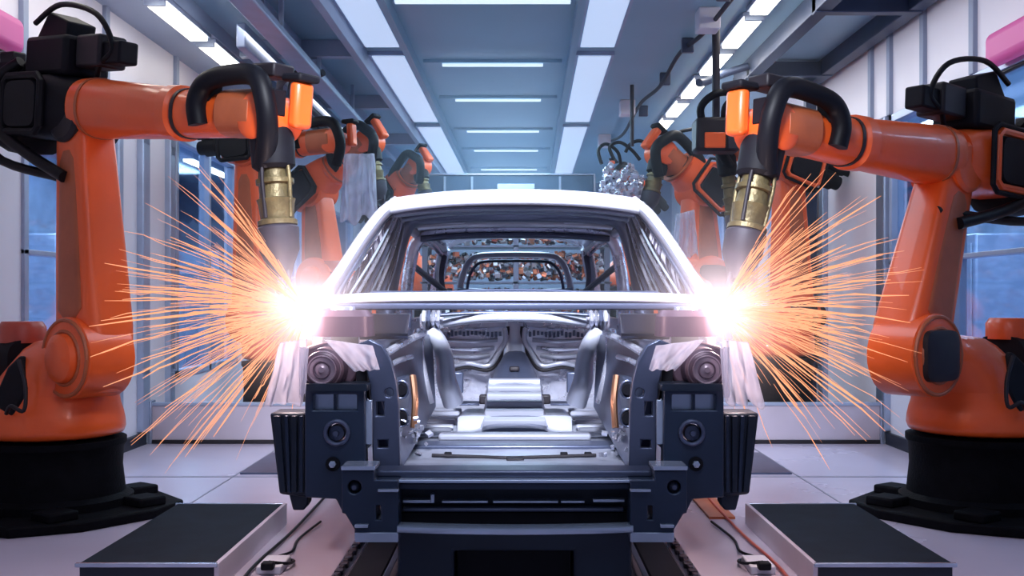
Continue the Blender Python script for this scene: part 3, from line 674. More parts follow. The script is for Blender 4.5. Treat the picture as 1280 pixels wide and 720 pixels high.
# ---- front end: plates, lamps, crash beam
for s in (-1, 1):
    def poly(pts, D): return [q(a, b, D, s) for a, b in pts]
    def hole(px, py, r, D, n=18): return [q(px+r*math.cos(2*math.pi*i/n), py+r*math.sin(2*math.pi*i/n), D, s) for i in range(n)]
    # curved inner rail plate
    D = 4.16
    MB().prism(poly([(442, 432), (462, 424), (478, 432), (489, 452), (495, 476), (498, 505), (500, 586), (466, 586), (464, 520), (462, 480), (456, 455)], D), V((0, 0.05, 0)),
        [hole(486, 491, 5.5, D), poly([(470, 502), (480, 502), (480, 520), (470, 520)], D), poly([(472, 550), (485, 550), (485, 560), (472, 560)], D)]).build('rail_plate', 'slate', car, bevel=0.005)
    MB().prism(poly([(466, 480), (496, 480), (498, 580), (468, 580)], 4.3), V((0, 0.9, 0))).build('front_rail', 'slate', car, bevel=0.01)
    MB().prism(poly([(457, 500), (465, 500), (465, 556), (457, 556)], 4.12), V((0, 0.02, 0))).build('light_strip_bracket', 'edge', car, bevel=0.003)
    # lamp carrier plate
    D = 4.10
    MB().prism(poly([(381, 486), (456, 486), (458, 641), (428, 641), (420, 624), (381, 622)], D), V((0, 0.07, 0)),
        [poly([(391, 493), (446, 493), (446, 513), (391, 513)], D), hole(421, 541, 12, D)]).build('lamp_carrier', 'navy', car, bevel=0.006)
    MB().prism(poly([(388, 490), (449, 490), (449, 516), (388, 516)], D+0.05), V((0, 0.01, 0))).build('carrier_insert', 'edge', car)
    MB().prism(poly([(417, 492), (420, 492), (420, 514), (417, 514)], D+0.02), V((0, 0.02, 0))).build('insert_bar', 'navy', car)
    rp = hole(421, 541, 14.5, D-0.006, 24); MB().tube(rp+[rp[0]], 0.008, 8, smooth=False).build('carrier_ring', 'slate', car)
    c = q(421, 541, D+0.03, s); MB().turn(c, (0, -1, 0), [(-0.02, 0.032), (0.012, 0.028), (0.014, 0.012), (0.03, 0.010)], 18).build('carrier_boss', 'slate', car)
    c = q(416, 580, D-0.004, s); MB().turn(c, (0, -1, 0), [(0, 0.027), (0.006, 0.026)], 20).build('bolt_washer', 'black', car)
    MB().turn(c, (0, -1, 0), [(0.0, 0.015), (0.016, 0.013), (0.018, 0.006)], 6).build('bolt', 'edge', car)
    MB().prism(poly([(378, 480), (460, 480), (460, 489), (378, 489)], 4.07), V((0, 0.14, 0))).build('carrier_lip', 'navyd', car, bevel=0.006)
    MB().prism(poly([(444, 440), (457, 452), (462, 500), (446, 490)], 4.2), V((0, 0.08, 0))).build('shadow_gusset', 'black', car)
    # outer ribbed box
    MB().prism(poly([(337, 516), (383, 516), (383, 622), (349, 618)], 4.2), V((0, 0.16, 0))).build('side_box', 'navyd', car, bevel=0.01)
    for k, (xa, xb) in enumerate([(341, 350), (355, 360), (364, 371), (374, 379)]):
        sl = (12 if k == 0 else 6 if k == 1 else 0)
        MB().prism(poly([(xa, 520), (xb, 520), (xb+sl*0.6, 616), (xa+sl*0.7, 616)], 4.185), V((0, 0.02, 0))).build('side_box_rib', 'navy' if k % 2 else 'navyd', car, bevel=0.003)
    MB().prism(poly([(361, 618), (385, 618), (385, 630), (380, 638), (366, 638)], 4.22), V((0, 0.08, 0))).build('side_box_foot', 'navyd', car, bevel=0.006)
    # head lamp can
    c = q(403, 462, 4.12, s)
    MB().turn(c, (0, 1, 0), [(0.02, 0.055), (-0.0, 0.068), (0.01, 0.078), (0.22, 0.085)], 30).build('lamp_can', 'lampbody', car)
    MB().turn(c, (0, -1, 0), [(-0.03, 0.060), (-0.012, 0.064), (0.006, 0.064), (0.012, 0.056)], 28).build('lamp_bezel', 'lampbody', car)
    MB().turn(c, (0, -1, 0), [(0.0, 0.055), (0.013, 0.054), (0.0135, 0.046), (0.015, 0.020), (0.022, 0.010)], 28).build('lamp_bowl', 'lampbowl', car)
    for rr_, yy_ in ((0.066, 0.0), (0.050, -0.014), (0.030, -0.016)):
        rp = ring_pts(c+V((0, yy_, 0)), X, Z, rr_, 26); MB().tube(rp+[rp[0]], 0.0035, 8, smooth=False).build('lamp_ring', 'lampbowl' if rr_ > .04 else 'lampbody', car)
    MB().prism(poly([(378, 440), (385, 432), (412, 428), (440, 440), (448, 470), (440, 482), (378, 482)], 4.22), V((0, 0.16, 0))).build('lamp_housing', 'lampbody', car, bevel=0.02)
    # crash beam bracket
    D = 3.97
    MB().prism(poly([(427, 588), (468, 588), (468, 600), (498, 600), (498, 668), (443, 668), (443, 662), (431, 642), (427, 642)], D), V((0, 0.12, 0)),
        [hole(443, 609, 8.5, D), poly([(470, 632), (476, 632), (476, 650), (470, 650)], D)]).build('beam_bracket', 'navy', car, bevel=0.005)
    MB().prism(poly([(426, 583), (469, 583), (469, 588), (426, 588)], D-0.01), V((0, 0.14, 0))).build('bracket_top_lip', 'edge', car, bevel=0.003)
    MB().prism(poly([(443, 666), (498, 666), (498, 678), (443, 678)], D-0.01), V((0, 0.10, 0))).build('bracket_bottom_lip', 'edge', car, bevel=0.004)
    MB().prism(poly([(443, 656), (460, 656), (460, 660), (443, 660)], D-0.02), V((0, 0.03, 0))).build('bracket_tab', 'edge', car, bevel=0.002)
    MB().prism(poly([(472, 612), (498, 612), (498, 615), (472, 615)], D-0.02), V((0, 0.03, 0))).build('bracket_tab', 'edge', car, bevel=0.002)
    c = q(443, 609, D+0.02, s); MB().turn(c, (0, -1, 0), [(-0.06, 0.03), (-0.02, 0.024), (0.0, 0.016), (0.01, 0.008)], 16).build('tow_eye', 'slate', car)
def hb(name, x0, x1, y0, y1, D, dep, m, b=0.004):
    "bar seen between pixel columns x0..x1 and rows y0..y1 at depth D"
    a, c = P(x0, y1, D), P(x1, y0, D)
    return MB().bx(a.x, c.x, D, D+dep, a.z, c.z).build(name, m, car, bevel=b)
hb('upper_crossmember', 468, 818, 588, 598, 4.04, 0.14, 'slate', 0.01)
hb('crossmember_lip', 466, 820, 600, 604, 3.99, 0.10, 'edge', 0.003)
hb('crossmember_face', 470, 816, 604, 612, 4.03, 0.08, 'navy')
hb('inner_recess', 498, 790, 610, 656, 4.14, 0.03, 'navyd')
hb('trim_rod', 503, 540, 625, 629, 4.06, 0.05, 'edge', 0.003)
hb('trim_rod', 538, 543, 618, 629, 4.05, 0.05, 'edge', 0.003)
hb('trim_rod', 552, 610, 626, 629, 4.06, 0.05, 'edge', 0.003)
hb('trim_rod', 616, 698, 626, 629, 4.06, 0.05, 'edge', 0.003)
hb('trim_rod', 701, 731, 626, 629, 4.06, 0.05, 'edge', 0.003)
hb('trim_rod', 741, 781, 624, 628, 4.06, 0.05, 'edge', 0.003)
hb('lower_rod', 503, 780, 635, 640, 4.06, 0.06, 'slate', 0.006)
crossbar('crash_beam', [P(498, 659, 4.0), P(560, 661, 3.98), P(643, 662, 3.97), P(730, 661, 3.98), P(790, 659, 4.0)], 0.026, 0.09, 'edge', 5)
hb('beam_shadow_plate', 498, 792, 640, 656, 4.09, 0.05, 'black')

# plastic sheets hung over the front corners
def drape(name, corners, label, cat, n=26, amp=0.02, f=5, par=None, fringe=0.25, seed=0):
    A, B, C_, D_ = [V(c) for c in corners]   # top left, top right, bottom right, bottom left
    vs = []; fs = []
    nrm = (B-A).cross(D_-A).normalized()
    for j in range(n+1):
        t = j/n
        for i in range(n+1):
            u = i/n
            tt = t*(1-fringe*(0.5+0.5*noise.noise(V((u*4, seed, 3)))))
            p = (A*(1-u)+B*u)*(1-tt)+(D_*(1-u)+C_*u)*tt
            k = 0.3+0.7*t
            p += nrm*amp*k*(math.sin(u*f*6.28+1.5*noise.noise(V((u*3, t*2, seed))))+1.4*noise.noise(V((u*7, t*3, seed+5))))
            vs.append(p)
    for j in range(n):
        for i in range(n): a = j*(n+1)+i; fs.append((a, a+1, a+n+2, a+n+1))
    o = MB().add(vs, fs).build(name, 'film', par, angle=80)
    so = o.modifiers.new('solid', 'SOLIDIFY'); so.thickness = 0.001
    if label: tag(o, label, cat)
    return o
for s, nm in ((-1, 'left'), (1, 'right')):
    drape('plastic_sheet', [q(350, 428, 4.05, s), q(384, 424, 4.04, s), q(378, 515, 4.02, s), q(326, 520, 4.03, s)], 'white translucent plastic sheet hanging over the %s outer corner of the car front' % nm, 'plastic sheet', amp=0.018, f=2.5, seed=s+2)
    drape('plastic_sheet', [q(405, 424, 4.06, s), q(466, 432, 4.08, s), q(476, 466, 4.08, s), q(448, 470, 4.05, s)], 'clear plastic sheet pulled across the %s strut tower beside the lamp can' % nm, 'plastic sheet', amp=0.010, f=2, seed=s+6)
    drape('plastic_strip', [q(374, 434, 4.0, s), q(386, 434, 4.0, s), q(381, 505, 3.98, s), q(374, 508, 3.98, s)], 'narrow twisted plastic strip hanging beside the %s lamp can' % nm, 'plastic strip', amp=0.006, f=1, seed=s+9)

# ------------------------------------------------------------------ welding robots
def robot(base, yaw, sh, el, wr, tool, k, label, detail=True, back=0.0, gk=1.0, side=1, group='orange welding robots along the line', tool_len=None, gun=True, hose=1, fk=1.0, lean=0.0):
    """base (x,y); yaw direction of the arm plane; sh/el/wr/tool = (forward, up) in that plane; k thickness scale; side=which lateral side faces the viewer"""
    B = V((base[0], base[1], 0)); u = V((math.cos(yaw), math.sin(yaw), 0)); v = V((-u.y, u.x, 0))*side
    def Q(f, l, up): return B+u*f+v*l+Z*up
    r = thing('welding_robot', label, 'robot', B, group)
    # floor plate
    poly = [Q(0.58*k*a, 0.58*k*b, 0) for a, b in ((1.0, 0.35), (0.75, 0.85), (0.1, 1.0), (-0.75, 0.75), (-0.9, 0), (-0.75, -0.75), (0.1, -1.0), (0.8, -0.8), (1.0, -0.35))]
    MB().prism(poly, Z*0.05).build('floor_plate', 'cast', r, bevel=0.01)
    for a, b in ((0.85, 0.5), (0.2, 0.88), (0.2, -0.88), (0.85, -0.5)):
        MB().box(Q(0.5*k*a, 0.5*k*b, 0.07), (0.16*k, 0.16*k, 0.05), rot=Matrix.Rotation(yaw, 3, 'Z')).build('foot_clamp', 'cast', r, bevel=0.012)
    hp = sh[1]-(0.43 if detail else 0.36)*k
    MB().turn(B+Z*0.05, Z, [(0, 0.40*k), (0.04, 0.40*k), (0.06, 0.36*k), (hp*0.5, 0.345*k), (hp-0.10, 0.35*k), (hp-0.08, 0.365*k), (hp-0.05, 0.365*k)], 40).build('pedestal', 'cast', r)
    # turning column: round foot blending to a boxy shoulder
    su, sw = sh
    car_ = MB().loft([(B+Z*hp, u*0.36*k, v*0.36*k, 2), (B+Z*(hp+0.05*k), u*0.365*k, v*0.365*k, 2), (B+Z*(hp+0.14*k), u*0.36*k, v*0.34*k, 2.2), (Q(-0.02, 0, hp+0.22*k), u*0.33*k, v*0.29*k, 2.6), (Q(su*0.4, 0, sw-0.02), u*0.26*k, v*0.22*k, 3), (Q(su*0.5, 0, sw+0.10*k), u*0.20*k, v*0.17*k, 3)], 32).build('turning_column', 'orange', r, sub=1)
    # shoulder cheeks and covers
    S_ = Q(su, 0, sw)
    MB().turn(S_-v*0.10*k, v, [(0, 0.17*k), (0.015, 0.20*k), (0.26*k, 0.20*k), (0.275*k, 0.175*k)], 32).build('shoulder_joint', 'orange', r)
    if detail:
        for rr_, dd_ in ((0.185, 0.02), (0.13, 0.03)):
            rp = ring_pts(S_+v*(0.165+dd_*0.3)*k, u, Z, rr_*k, 28); MB().tube(rp+[rp[0]], 0.010*k, 8, smooth=False).build('joint_ring', 'orange2', r)
    if side > 0: MB().loft([(S_+v*0.165*k, u*0.135*k, Z*0.125*k, 5), (S_+v*0.20*k, u*0.13*k, Z*0.12*k, 5), (S_+v*0.21*k, u*0.10*k, Z*0.09*k, 5)], 28).build('shoulder_cover', 'dark', r)
    else: MB().loft([(S_+v*0.165*k, u*0.115*k, Z*0.125*k, 2.2), (S_+v*0.21*k, u*0.105*k, Z*0.115*k, 2.2), (S_+v*0.235*k, u*0.07*k, Z*0.08*k, 2)], 28).build('shoulder_cover', 'orange', r)
    # rear motor on the column
    MB().loft([(Q(-0.10, 0.05*k, sw-0.04), Z*0.12*k, v*0.14*k, 3), (Q(-0.30*k, 0.05*k, sw-0.02), Z*0.12*k, v*0.14*k, 3), (Q(-0.46*k, 0.05*k, sw), Z*0.09*k, v*0.10*k, 3)], 24).build('column_motor', 'black', r)
    MB().turn(Q(-0.2*k, 0.05*k, sw+0.06*k), Z, [(0, 0.12*k), (0.08*k, 0.12*k), (0.11*k, 0.10*k)], 24).build('motor_cap', 'red' if side < 0 else 'orange', r)
    if detail:
        # triangular cable guard, dark plates and screws on the viewer side
        tri = [Q(0.0, 0.29*k, hp+0.20*k), Q(0.15*k, 0.27*k, hp+0.14*k), Q(0.20*k, 0.22*k, hp+0.28*k), Q(0.10*k, 0.20*k, hp+0.44*k), Q(0.04*k, 0.23*k, hp+0.38*k)]
        MB().prism(tri, v*0.04*k).build('cable_guard', 'black', r, bevel=0.012)
        MB().box(Q(-0.22*k, 0.34*k, hp+0.10*k), (0.09*k, 0.05*k, 0.10*k), rot=Matrix.Rotation(yaw, 3, 'Z')).build('access_cover', 'black', r, bevel=0.015)
        MB().tube([Q(0.14*k, 0.33*k, hp+0.16*k), Q(0.20*k, 0.34*k, hp+0.20*k), Q(0.26*k, 0.31*k, hp+0.18*k), Q(0.24*k, 0.29*k, hp+0.30*k), Q(0.18*k, 0.29*k, hp+0.42*k)], 0.010).build('sensor_lead', 'dark', r)
    # link arm
    E_ = Q(el[0], 0, el[1]); d = (E_-S_).normalized(); a = d.cross(v).normalized(); Ln = (E_-S_).length
    def sec(t, ha, hb_, e=5, off=0): return (S_+d*(t*Ln)+a*off, a*ha*k, v*hb_*k, e)
    MB().loft([sec(-0.15, 0.10, 0.10, 3), sec(-0.10, 0.155, 0.12, 3), sec(0.0, 0.180, 0.135, 3.5), sec(0.12, 0.172, 0.135, 5), sec(0.4, 0.150, 0.125, 6), sec(0.75, 0.128, 0.112, 6), sec(0.93, 0.125, 0.11, 4), sec(1.04, 0.10, 0.10, 3)], 32).build('link_arm', 'orange', r)
    rb = MB()
    for sg in (-1, 1):
        rb.loft([(S_+d*(t*Ln), a*ha*k, v*0.01*k, 4) if False else (S_+d*(t*Ln)+v*sg*hb2*k, a*ha*k, v*0.008*k, 3) for t, ha, hb2 in ((0.16, 0.05, 0.130), (0.2, 0.10, 0.132), (0.5, 0.085, 0.120), (0.82, 0.06, 0.108), (0.86, 0.03, 0.106))], 16)
    rb.build('link_recess', 'orange2', r)
    # elbow
    W_ = Q(wr[0], 0, wr[1]); fd = (W_-E_).normalized(); fa = v.cross(fd).normalized()
    if fa.z < 0: fa = -fa
    FL = (W_-E_).length
    EJ = 0.145 if back == 0 else 0.125
    MB().turn(E_-v*0.15*k, v, [(0, (EJ-.02)*k), (0.015, EJ*k), (0.27*k, EJ*k), (0.285*k, (EJ-.02)*k)], 32).build('elbow_joint', 'dark' if side < 0 and detail else 'orange', r)
    eh = E_+fa*0.06*k; eh0 = eh; eh = eh-fd*back*k
    MB().loft([(eh-fd*0.22*k, fa*0.13*k, v*0.14*k, 4), (eh-fd*0.16*k, fa*0.16*k, v*0.175*k, 4), (eh+fd*0.08*k, fa*0.165*k, v*0.175*k, 4), (eh+fd*0.20*k, fa*0.15*k, v*0.155*k, 3), (eh+fd*0.26*k, fa*0.14*k, v*0.14*k, 2.4)], 32).build('elbow_housing', 'black' if side < 0 and detail else 'orange', r)
    vc = -1 if False else 1
    MB().loft([(eh+v*0.170*k-fd*0.05*k, fd*0.15*k, fa*0.125*k, 5), (eh+v*0.20*k-fd*0.05*k, fd*0.14*k, fa*0.115*k, 5)], 24).build('elbow_cover', 'black', r)
    for rr_, wd, mt_ in ((1.0, 0.020, 'orange'), (1.22, 0.014, 'black')):
        rp = [eh-fd*0.05*k+v*0.185*k+fd*(0.165*k*rr_*x_)+fa*(0.14*k*rr_*y_) for x_, y_ in ((-.8, -1), (-1, -.8), (-1, .8), (-.8, 1), (.8, 1), (1, .8), (1, -.8), (.8, -1), (-.8, -1))]
        if side > 0 or rr_ == 1.0: MB().tube(rp, wd*k, 8, smooth=False).build('cover_rim', mt_ if side > 0 else 'black', r)
    for j, (lo, up_, ln, rr) in enumerate(((-0.10, 0.14, 0.40, 0.068), (0.04, 0.17, 0.46, 0.07), (0.02, 0.02, 0.36, 0.075))):
        p = eh-fd*0.15*k+v*lo*k+fa*up_*k
        mo = MB().turn(p, -fd, [(0, rr*k), (0.16*k, rr*k), (0.17*k, rr*1.12*k), (ln*0.8*k, rr*1.12*k), (ln*0.82*k, rr*0.9*k), (ln*k, rr*0.85*k)], 24).build('axis_motor', 'black', r)
        if detail:
            MB().box(p-fd*ln*0.55*k+fa*0.09*k, (0.13*k, 0.08*k, 0.07*k), frame=(fd, v, fa)).build('plug_box', 'dark', mo, bevel=0.01)
    if detail:
        # dress pack bracket, boxes and leads above the elbow
        MB().box(eh+fa*0.25*k+fd*0.04*k, (0.36*k, 0.26*k, 0.20*k), frame=(fd, v, fa)).build('dress_pack', 'black', r, bevel=0.025)
        MB().box(eh+fa*0.27*k+fd*0.33*k, (0.20*k, 0.16*k, 0.16*k), frame=(fd, v, fa)).build('valve_box', 'dark', r, bevel=0.015)
        MB().box(eh+fa*0.26*k+fd*0.48*k, (0.16*k, 0.11*k, 0.11*k), frame=(fd, v, fa)).build('valve_box', 'black', r, bevel=0.012)
        MB().loft([(eh-fd*0.16*k-fa*0.02*k, fa*0.22*k, v*0.16*k, 3), (eh-fd*0.34*k+fa*0.0*k, fa*0.24*k, v*0.17*k, 3), (eh-fd*0.46*k-fa*0.04*k, fa*0.17*k, v*0.12*k, 3)], 20).build('rear_cover', 'black', r, bevel=0.01)
        MB().prism([eh+fa*0.30*k-fd*0.16*k-v*0.08*k, eh+fa*0.48*k-fd*0.02*k-v*0.08*k, eh+fa*0.42*k+fd*0.16*k-v*0.08*k, eh+fa*0.30*k+fd*0.14*k-v*0.08*k], v*0.16*k).build('pack_bracket', 'black', r, bevel=0.01)
        MB().tube([eh+fa*0.42*k-fd*0.10*k+v*0.1*k, eh+fa*0.50*k+fd*0.12*k+v*0.1*k, eh+fa*0.44*k+fd*0.40*k+v*0.08*k, eh+fa*0.28*k+fd*0.50*k+v*0.05*k, eh+fa*0.20*k+fd*0.40*k+v*0.05*k, eh+fa*0.10*k+fd*0.30*k], 0.014*k).build('lead', 'hose', r)
        MB().tube([eh+fa*0.22*k-fd*0.15*k+v*0.14*k, eh+fa*0.10*k-fd*0.30*k+v*0.19*k, eh-fa*0.12*k-fd*0.24*k+v*0.19*k, eh-fa*0.24*k-fd*0.02*k+v*0.17*k, E_-d*0.3+v*0.13*k], 0.030*k).build('lead', 'hose', r)
        MB().tube([eh+fa*0.22*k-fd*0.10*k+v*0.10*k, eh+fa*0.02*k-fd*0.42*k+v*0.14*k, eh-fa*0.26*k-fd*0.34*k+v*0.15*k, E_-d*0.28-a*0.12+v*0.08*k], 0.024*k).build('lead', 'hose', r)
    # forearm
    eh = eh0
    def fs_(t, r1, r2=None, e=2.3): return (eh*(1-t)+W_*t, fa*r1*k*fk, v*(r2 or r1)*k*fk, e)
    t0 = (0.24 if back == 0 else 0.05)*k/FL
    MB().loft([fs_(t0, 0.145), fs_(t0+0.03, 0.150), fs_(0.45, 0.125), fs_(0.52, 0.118), fs_(0.53, 0.128), fs_(0.58, 0.128), fs_(0.59, 0.112), fs_(0.78, 0.098), fs_(0.86, 0.092), fs_(1.0, 0.085)], 32).build('forearm', 'orange', r)
    MB().loft([fs_(0.60, 0.116), fs_(0.615, 0.116)], 28).build('forearm_ring', 'dark', r)
    MB().loft([fs_(t0+0.06, 0.152), fs_(t0+0.075, 0.152)], 28).build('forearm_ring', 'orange2', r)
    # wrist
    MB().turn(W_-v*0.11*k*fk, v, [(0, 0.085*k*fk), (0.01, 0.10*k*fk), (0.21*k*fk, 0.10*k*fk), (0.22*k*fk, 0.085*k*fk)], 26).build('wrist_joint', 'orange', r)
    MB().loft([(W_-fd*0.24*k+fa*0.02, fa*0.105*k, v*0.115*k, 2.8), (W_-fd*0.02*k+fa*0.02, fa*0.105*k, v*0.115*k, 2.8)], 28).build('wrist_shell', 'orange2', r, bevel=0.004)
    MB().box(W_+fd*0.13*k+fa*0.06*k-v*0.05*k, (0.06*k, 0.10*k, 0.20*k), frame=(fd, v, fa)).build('wrist_cap', 'orange', r, bevel=0.02)
    MB().box(W_+fd*0.12*k+fa*0.175*k-v*0.05*k, (0.12*k, 0.12*k, 0.035*k), frame=(fd, v, fa)).build('wrist_cap_cover', 'black', r, bevel=0.012)
    if detail:
        MB().box(W_+fd*0.0+fa*0.20*k, (0.14*k, 0.12*k, 0.06*k), frame=(fd, v, fa)).build('wrist_connector', 'dark', r, bevel=0.01)
    # tool
    T_ = Q(tool[0], 0, tool[1]); td = (T_-W_).normalized(); TL = (T_-W_).length
    if hose:
        hr = 0.045*k*fk
        hs = [W_-fd*0.34*k*fk-fa*0.04*k+v*0.11*k*fk, W_-fd*0.35*k*fk+fa*0.06*k+v*0.12*k*fk, W_-fd*0.30*k*fk+fa*0.145*k+v*0.11*k, W_-fd*0.15*k*fk+fa*0.175*k+v*0.10*k, W_+fd*0.02*k*fk+fa*0.16*k+v*0.11*k, W_+fd*0.085*k*fk+fa*0.06*k+v*0.11*k, W_+fd*0.09*k*fk-fa*0.06*k+v*0.09*k, W_+td*0.20*k*fk+v*0.05*k]
        ho = MB().tube(hs, hr, 14).build('hose_loop', 'hose', r)
        if detail:
            for a_ in (0.25, 0.75):
                c_ = spline(hs, 6)[int(a_*40)]; MB().box(c_-v*0.05*k, (0.04*k, 0.10*k, 0.11*k), frame=(fd, v, fa)).build('hose_clamp', 'black', ho, bevel=0.006)
    if gun:
        g1 = 0.07*k*fk*gk
        MB().turn(W_+td*0.05*k, td, [(0, g1*1.1), (0.04*k, g1*1.25), (TL*0.20, g1*1.2), (TL*0.22, g1*0.95)], 24).build('tool_mount', 'black', r)
        b = MB(); pr = [(TL*0.20, g1*0.85), (TL*0.23, g1*1.0), (TL*0.245, g1*0.8), (TL*0.33, g1*0.82), (TL*0.335, g1*1.05), (TL*0.36, g1*1.05), (TL*0.365, g1*0.85), (TL*0.44, g1*0.92), (TL*0.445, g1*1.08), (TL*0.47, g1*1.0), (TL*0.55, g1*0.92), (TL*0.56, g1*1.1), (TL*0.585, g1*1.1)]
        b.turn(W_, td, pr, 22).build('tool_sleeve', 'brass', r)
        if detail:
            for q_ in range(4):
                an = q_*1.5708+0.5; a2, b2 = perp(td); off = a2*math.cos(an)*g1*0.95+b2*math.sin(an)*g1*0.95
                MB().tube([W_+td*TL*0.24+off, W_+td*TL*0.35+off*1.1, W_+td*TL*0.55+off], 0.009*k).build('cooling_line', 'brass' if q_ % 2 else 'dark', r)
        MB().turn(W_, td, [(TL*0.575, g1*0.9), (TL*0.60, g1*1.15), (TL*0.72, g1*1.1), (TL*0.80, g1*0.75), (TL*0.86, g1*0.55)], 22).build('gun_body', 'gun', r)
        for sg in (-1, 1):
            MB().tube([W_+td*TL*0.76+fd*sg*0.03*k, W_+td*TL*0.88+fd*sg*0.045*k, W_+td*TL*0.955+fd*sg*0.015*k], 0.012*k, 8).build('electrode', 'gun', r)
    return r, W_, T_

def plane_pt(base, yaw, px, py):
    "forward/up in the arm plane of the point seen at px,py"
    c, s_ = math.cos(yaw), math.sin(yaw); m = (px-645)/F
    f = (m*base[1]-base[0])/(c-m*s_); D = base[1]+s_*f
    return (f, CZ-(py-375)/F*D)
def R(base, yaw, S_, E_, W_, T_, k, label, **kw):
    pp = lambda a: plane_pt(base, yaw, *a)
    return robot(base, yaw, pp(S_), pp(E_), pp(W_), pp(T_), k, label, **kw)
yl, yr = math.radians(-36), math.radians(180+36)
R((-2.40, 5.8), yl, (120, 446), (106, 150), (338, 148), (354, 378), 1.0, 'large orange robot arm on black pedestal at the left front, elbow packed with black motors', side=-1, back=0.22, gk=1.1)
R((2.40, 5.8), yr, (1134, 443), (1184, 212), (958, 162), (915, 382), 1.0, 'large orange robot arm on black pedestal at the right front, square black elbow cover', side=1, back=0.26, gk=1.1)
# second row, behind the low barriers
R((-1.95, 9.4), math.radians(-20), (318, 400), (313, 190), (420, 178), (440, 330), 0.95, 'orange robot behind the left front one, its column seen through the sparks', detail=False, side=-1, gun=False)
R((2.15, 9.4), math.radians(200), (990, 395), (985, 215), (905, 180), (925, 330), 0.95, 'orange robot behind the right front one, its column seen through the sparks', detail=False, side=1)
RL, _, _ = R((-1.62, 11.0), math.radians(-28), (405, 350), (396, 240), (462, 178), (478, 262), 1.1, 'smaller orange robot with plastic wrapped arm above the left roof edge', detail=False, side=-1)
RR, _, _ = R((1.55, 11.2), math.radians(205), (876, 350), (872, 238), (826, 192), (806, 275), 1.2, 'smaller orange robot reaching over the right roof edge of the car', detail=False, side=1)
R((-1.15, 13.6), math.radians(-40), (505, 330), (496, 246), (524, 208), (536, 262), 1.1, 'farthest small dark robot seen above the left roof edge', detail=False, side=-1)
R((1.30, 13.6), math.radians(220), (790, 330), (795, 245), (770, 218), (756, 262), 0.8, 'farthest small robot among hoses above the right roof edge', detail=False, side=1)
# plastic wrap on third left robot
drape('plastic_cover', [P(430, 192, 10.2), P(468, 192, 10.2), P(474, 285, 10.15), P(424, 290, 10.2)], None, None, amp=0.05, f=3, seed=20, par=RL)
drape('plastic_cover', [P(845, 268, 9.9), P(868, 262, 9.9), P(874, 330, 9.85), P(838, 330, 9.9)], None, None, amp=0.05, f=3, seed=31, par=RR)
# control head with orange hatch and hoses, right
g = thing('gun_changer', 'dark tool changer box with orange hatch hung on hoses right of the car roof', 'tool changer', P(895, 190, 8.6))
c = P(895, 170, 8.6)
MB().box(c, (0.34, 0.25, 0.26)).build('body', 'dark', g, bevel=0.03)
MB().box(c+V((-0.03, -0.13, -0.05)), (0.16, 0.02, 0.12)).build('hatch', 'orange', g, bevel=0.01)
MB().box(c+V((0.12, -0.13, -0.05)), (0.11, 0.02, 0.14)).build('cover', 'gun', g, bevel=0.01)
MB().tube([P(880, 160, 8.55), P(876, 135, 8.5), P(893, 118, 8.45), P(915, 116, 8.5), P(928, 130, 8.55)], 0.03).build('hose', 'hose', g)
MB().tube([P(905, 158, 8.55), P(905, 135, 8.5), P(918, 120, 8.5)], 0.02).build('hose', 'hose', g)
MB().cyl(c, V((c.x, c.y, CH)), 0.03).build('hanger', 'gun', g)
# dark control box behind second right robot
g = thing('control_box', 'dark blue control box behind the right robot columns', 'box', P(1000, 260, 9.9))
MB().box(P(1000, 214, 9.9), (0.24, 0.3, 0.40)).build('body', 'dark', g, bevel=0.02)
MB().box(P(1000, 214, 9.74), (0.16, 0.02, 0.28)).build('door', 'beam', g, bevel=0.01)
MB().cyl(P(1000, 235, 9.95), V((P(1000, 235, 9.95).x, 9.95, 0)), 0.05).build('post', 'beam', g)
# jumble of hoses and fittings above the right roof edge
g = thing('hose_bundle', 'looped dark hoses hanging above the right rear roof edge', 'hoses', P(780, 200, 11.5))
for pts in ([(752, 205), (748, 188), (758, 180), (772, 190), (776, 206)], [(768, 200), (762, 184), (775, 178), (790, 188), (800, 200)], [(782, 190), (788, 180), (800, 176), (812, 182)], [(835, 175), (850, 165), (862, 162), (872, 160)]):
    MB().tube([P(a, b, 11.2+0.02*i) for i, (a, b) in enumerate(pts)], 0.018, 8).build('hose', 'hose', g)
MB().cyl(P(790, 183, 11.2), V((P(790, 183, 11.2).x, 11.2, CH)), 0.02).build('hanger', 'gun', g)
m_ = MB()
for k in range(240):
    xx_ = random.random()
    p = P(752+xx_*52, 245-random.random()*(18+22*abs(math.sin(xx_*7))), 11.0+random.random()*0.6)
    m_.box(p, [0.015+random.random()*0.045 for _ in range(3)], rot=Matrix.Rotation(random.random()*3, 3, 'X') @ Matrix.Rotation(random.random()*3, 3, 'Z'))
tag(m_.build('fitting_jumble', 'pressed', bevel=0.004), 'jumble of small chrome fittings above the right rear roof edge', 'fittings', kind='stuff')

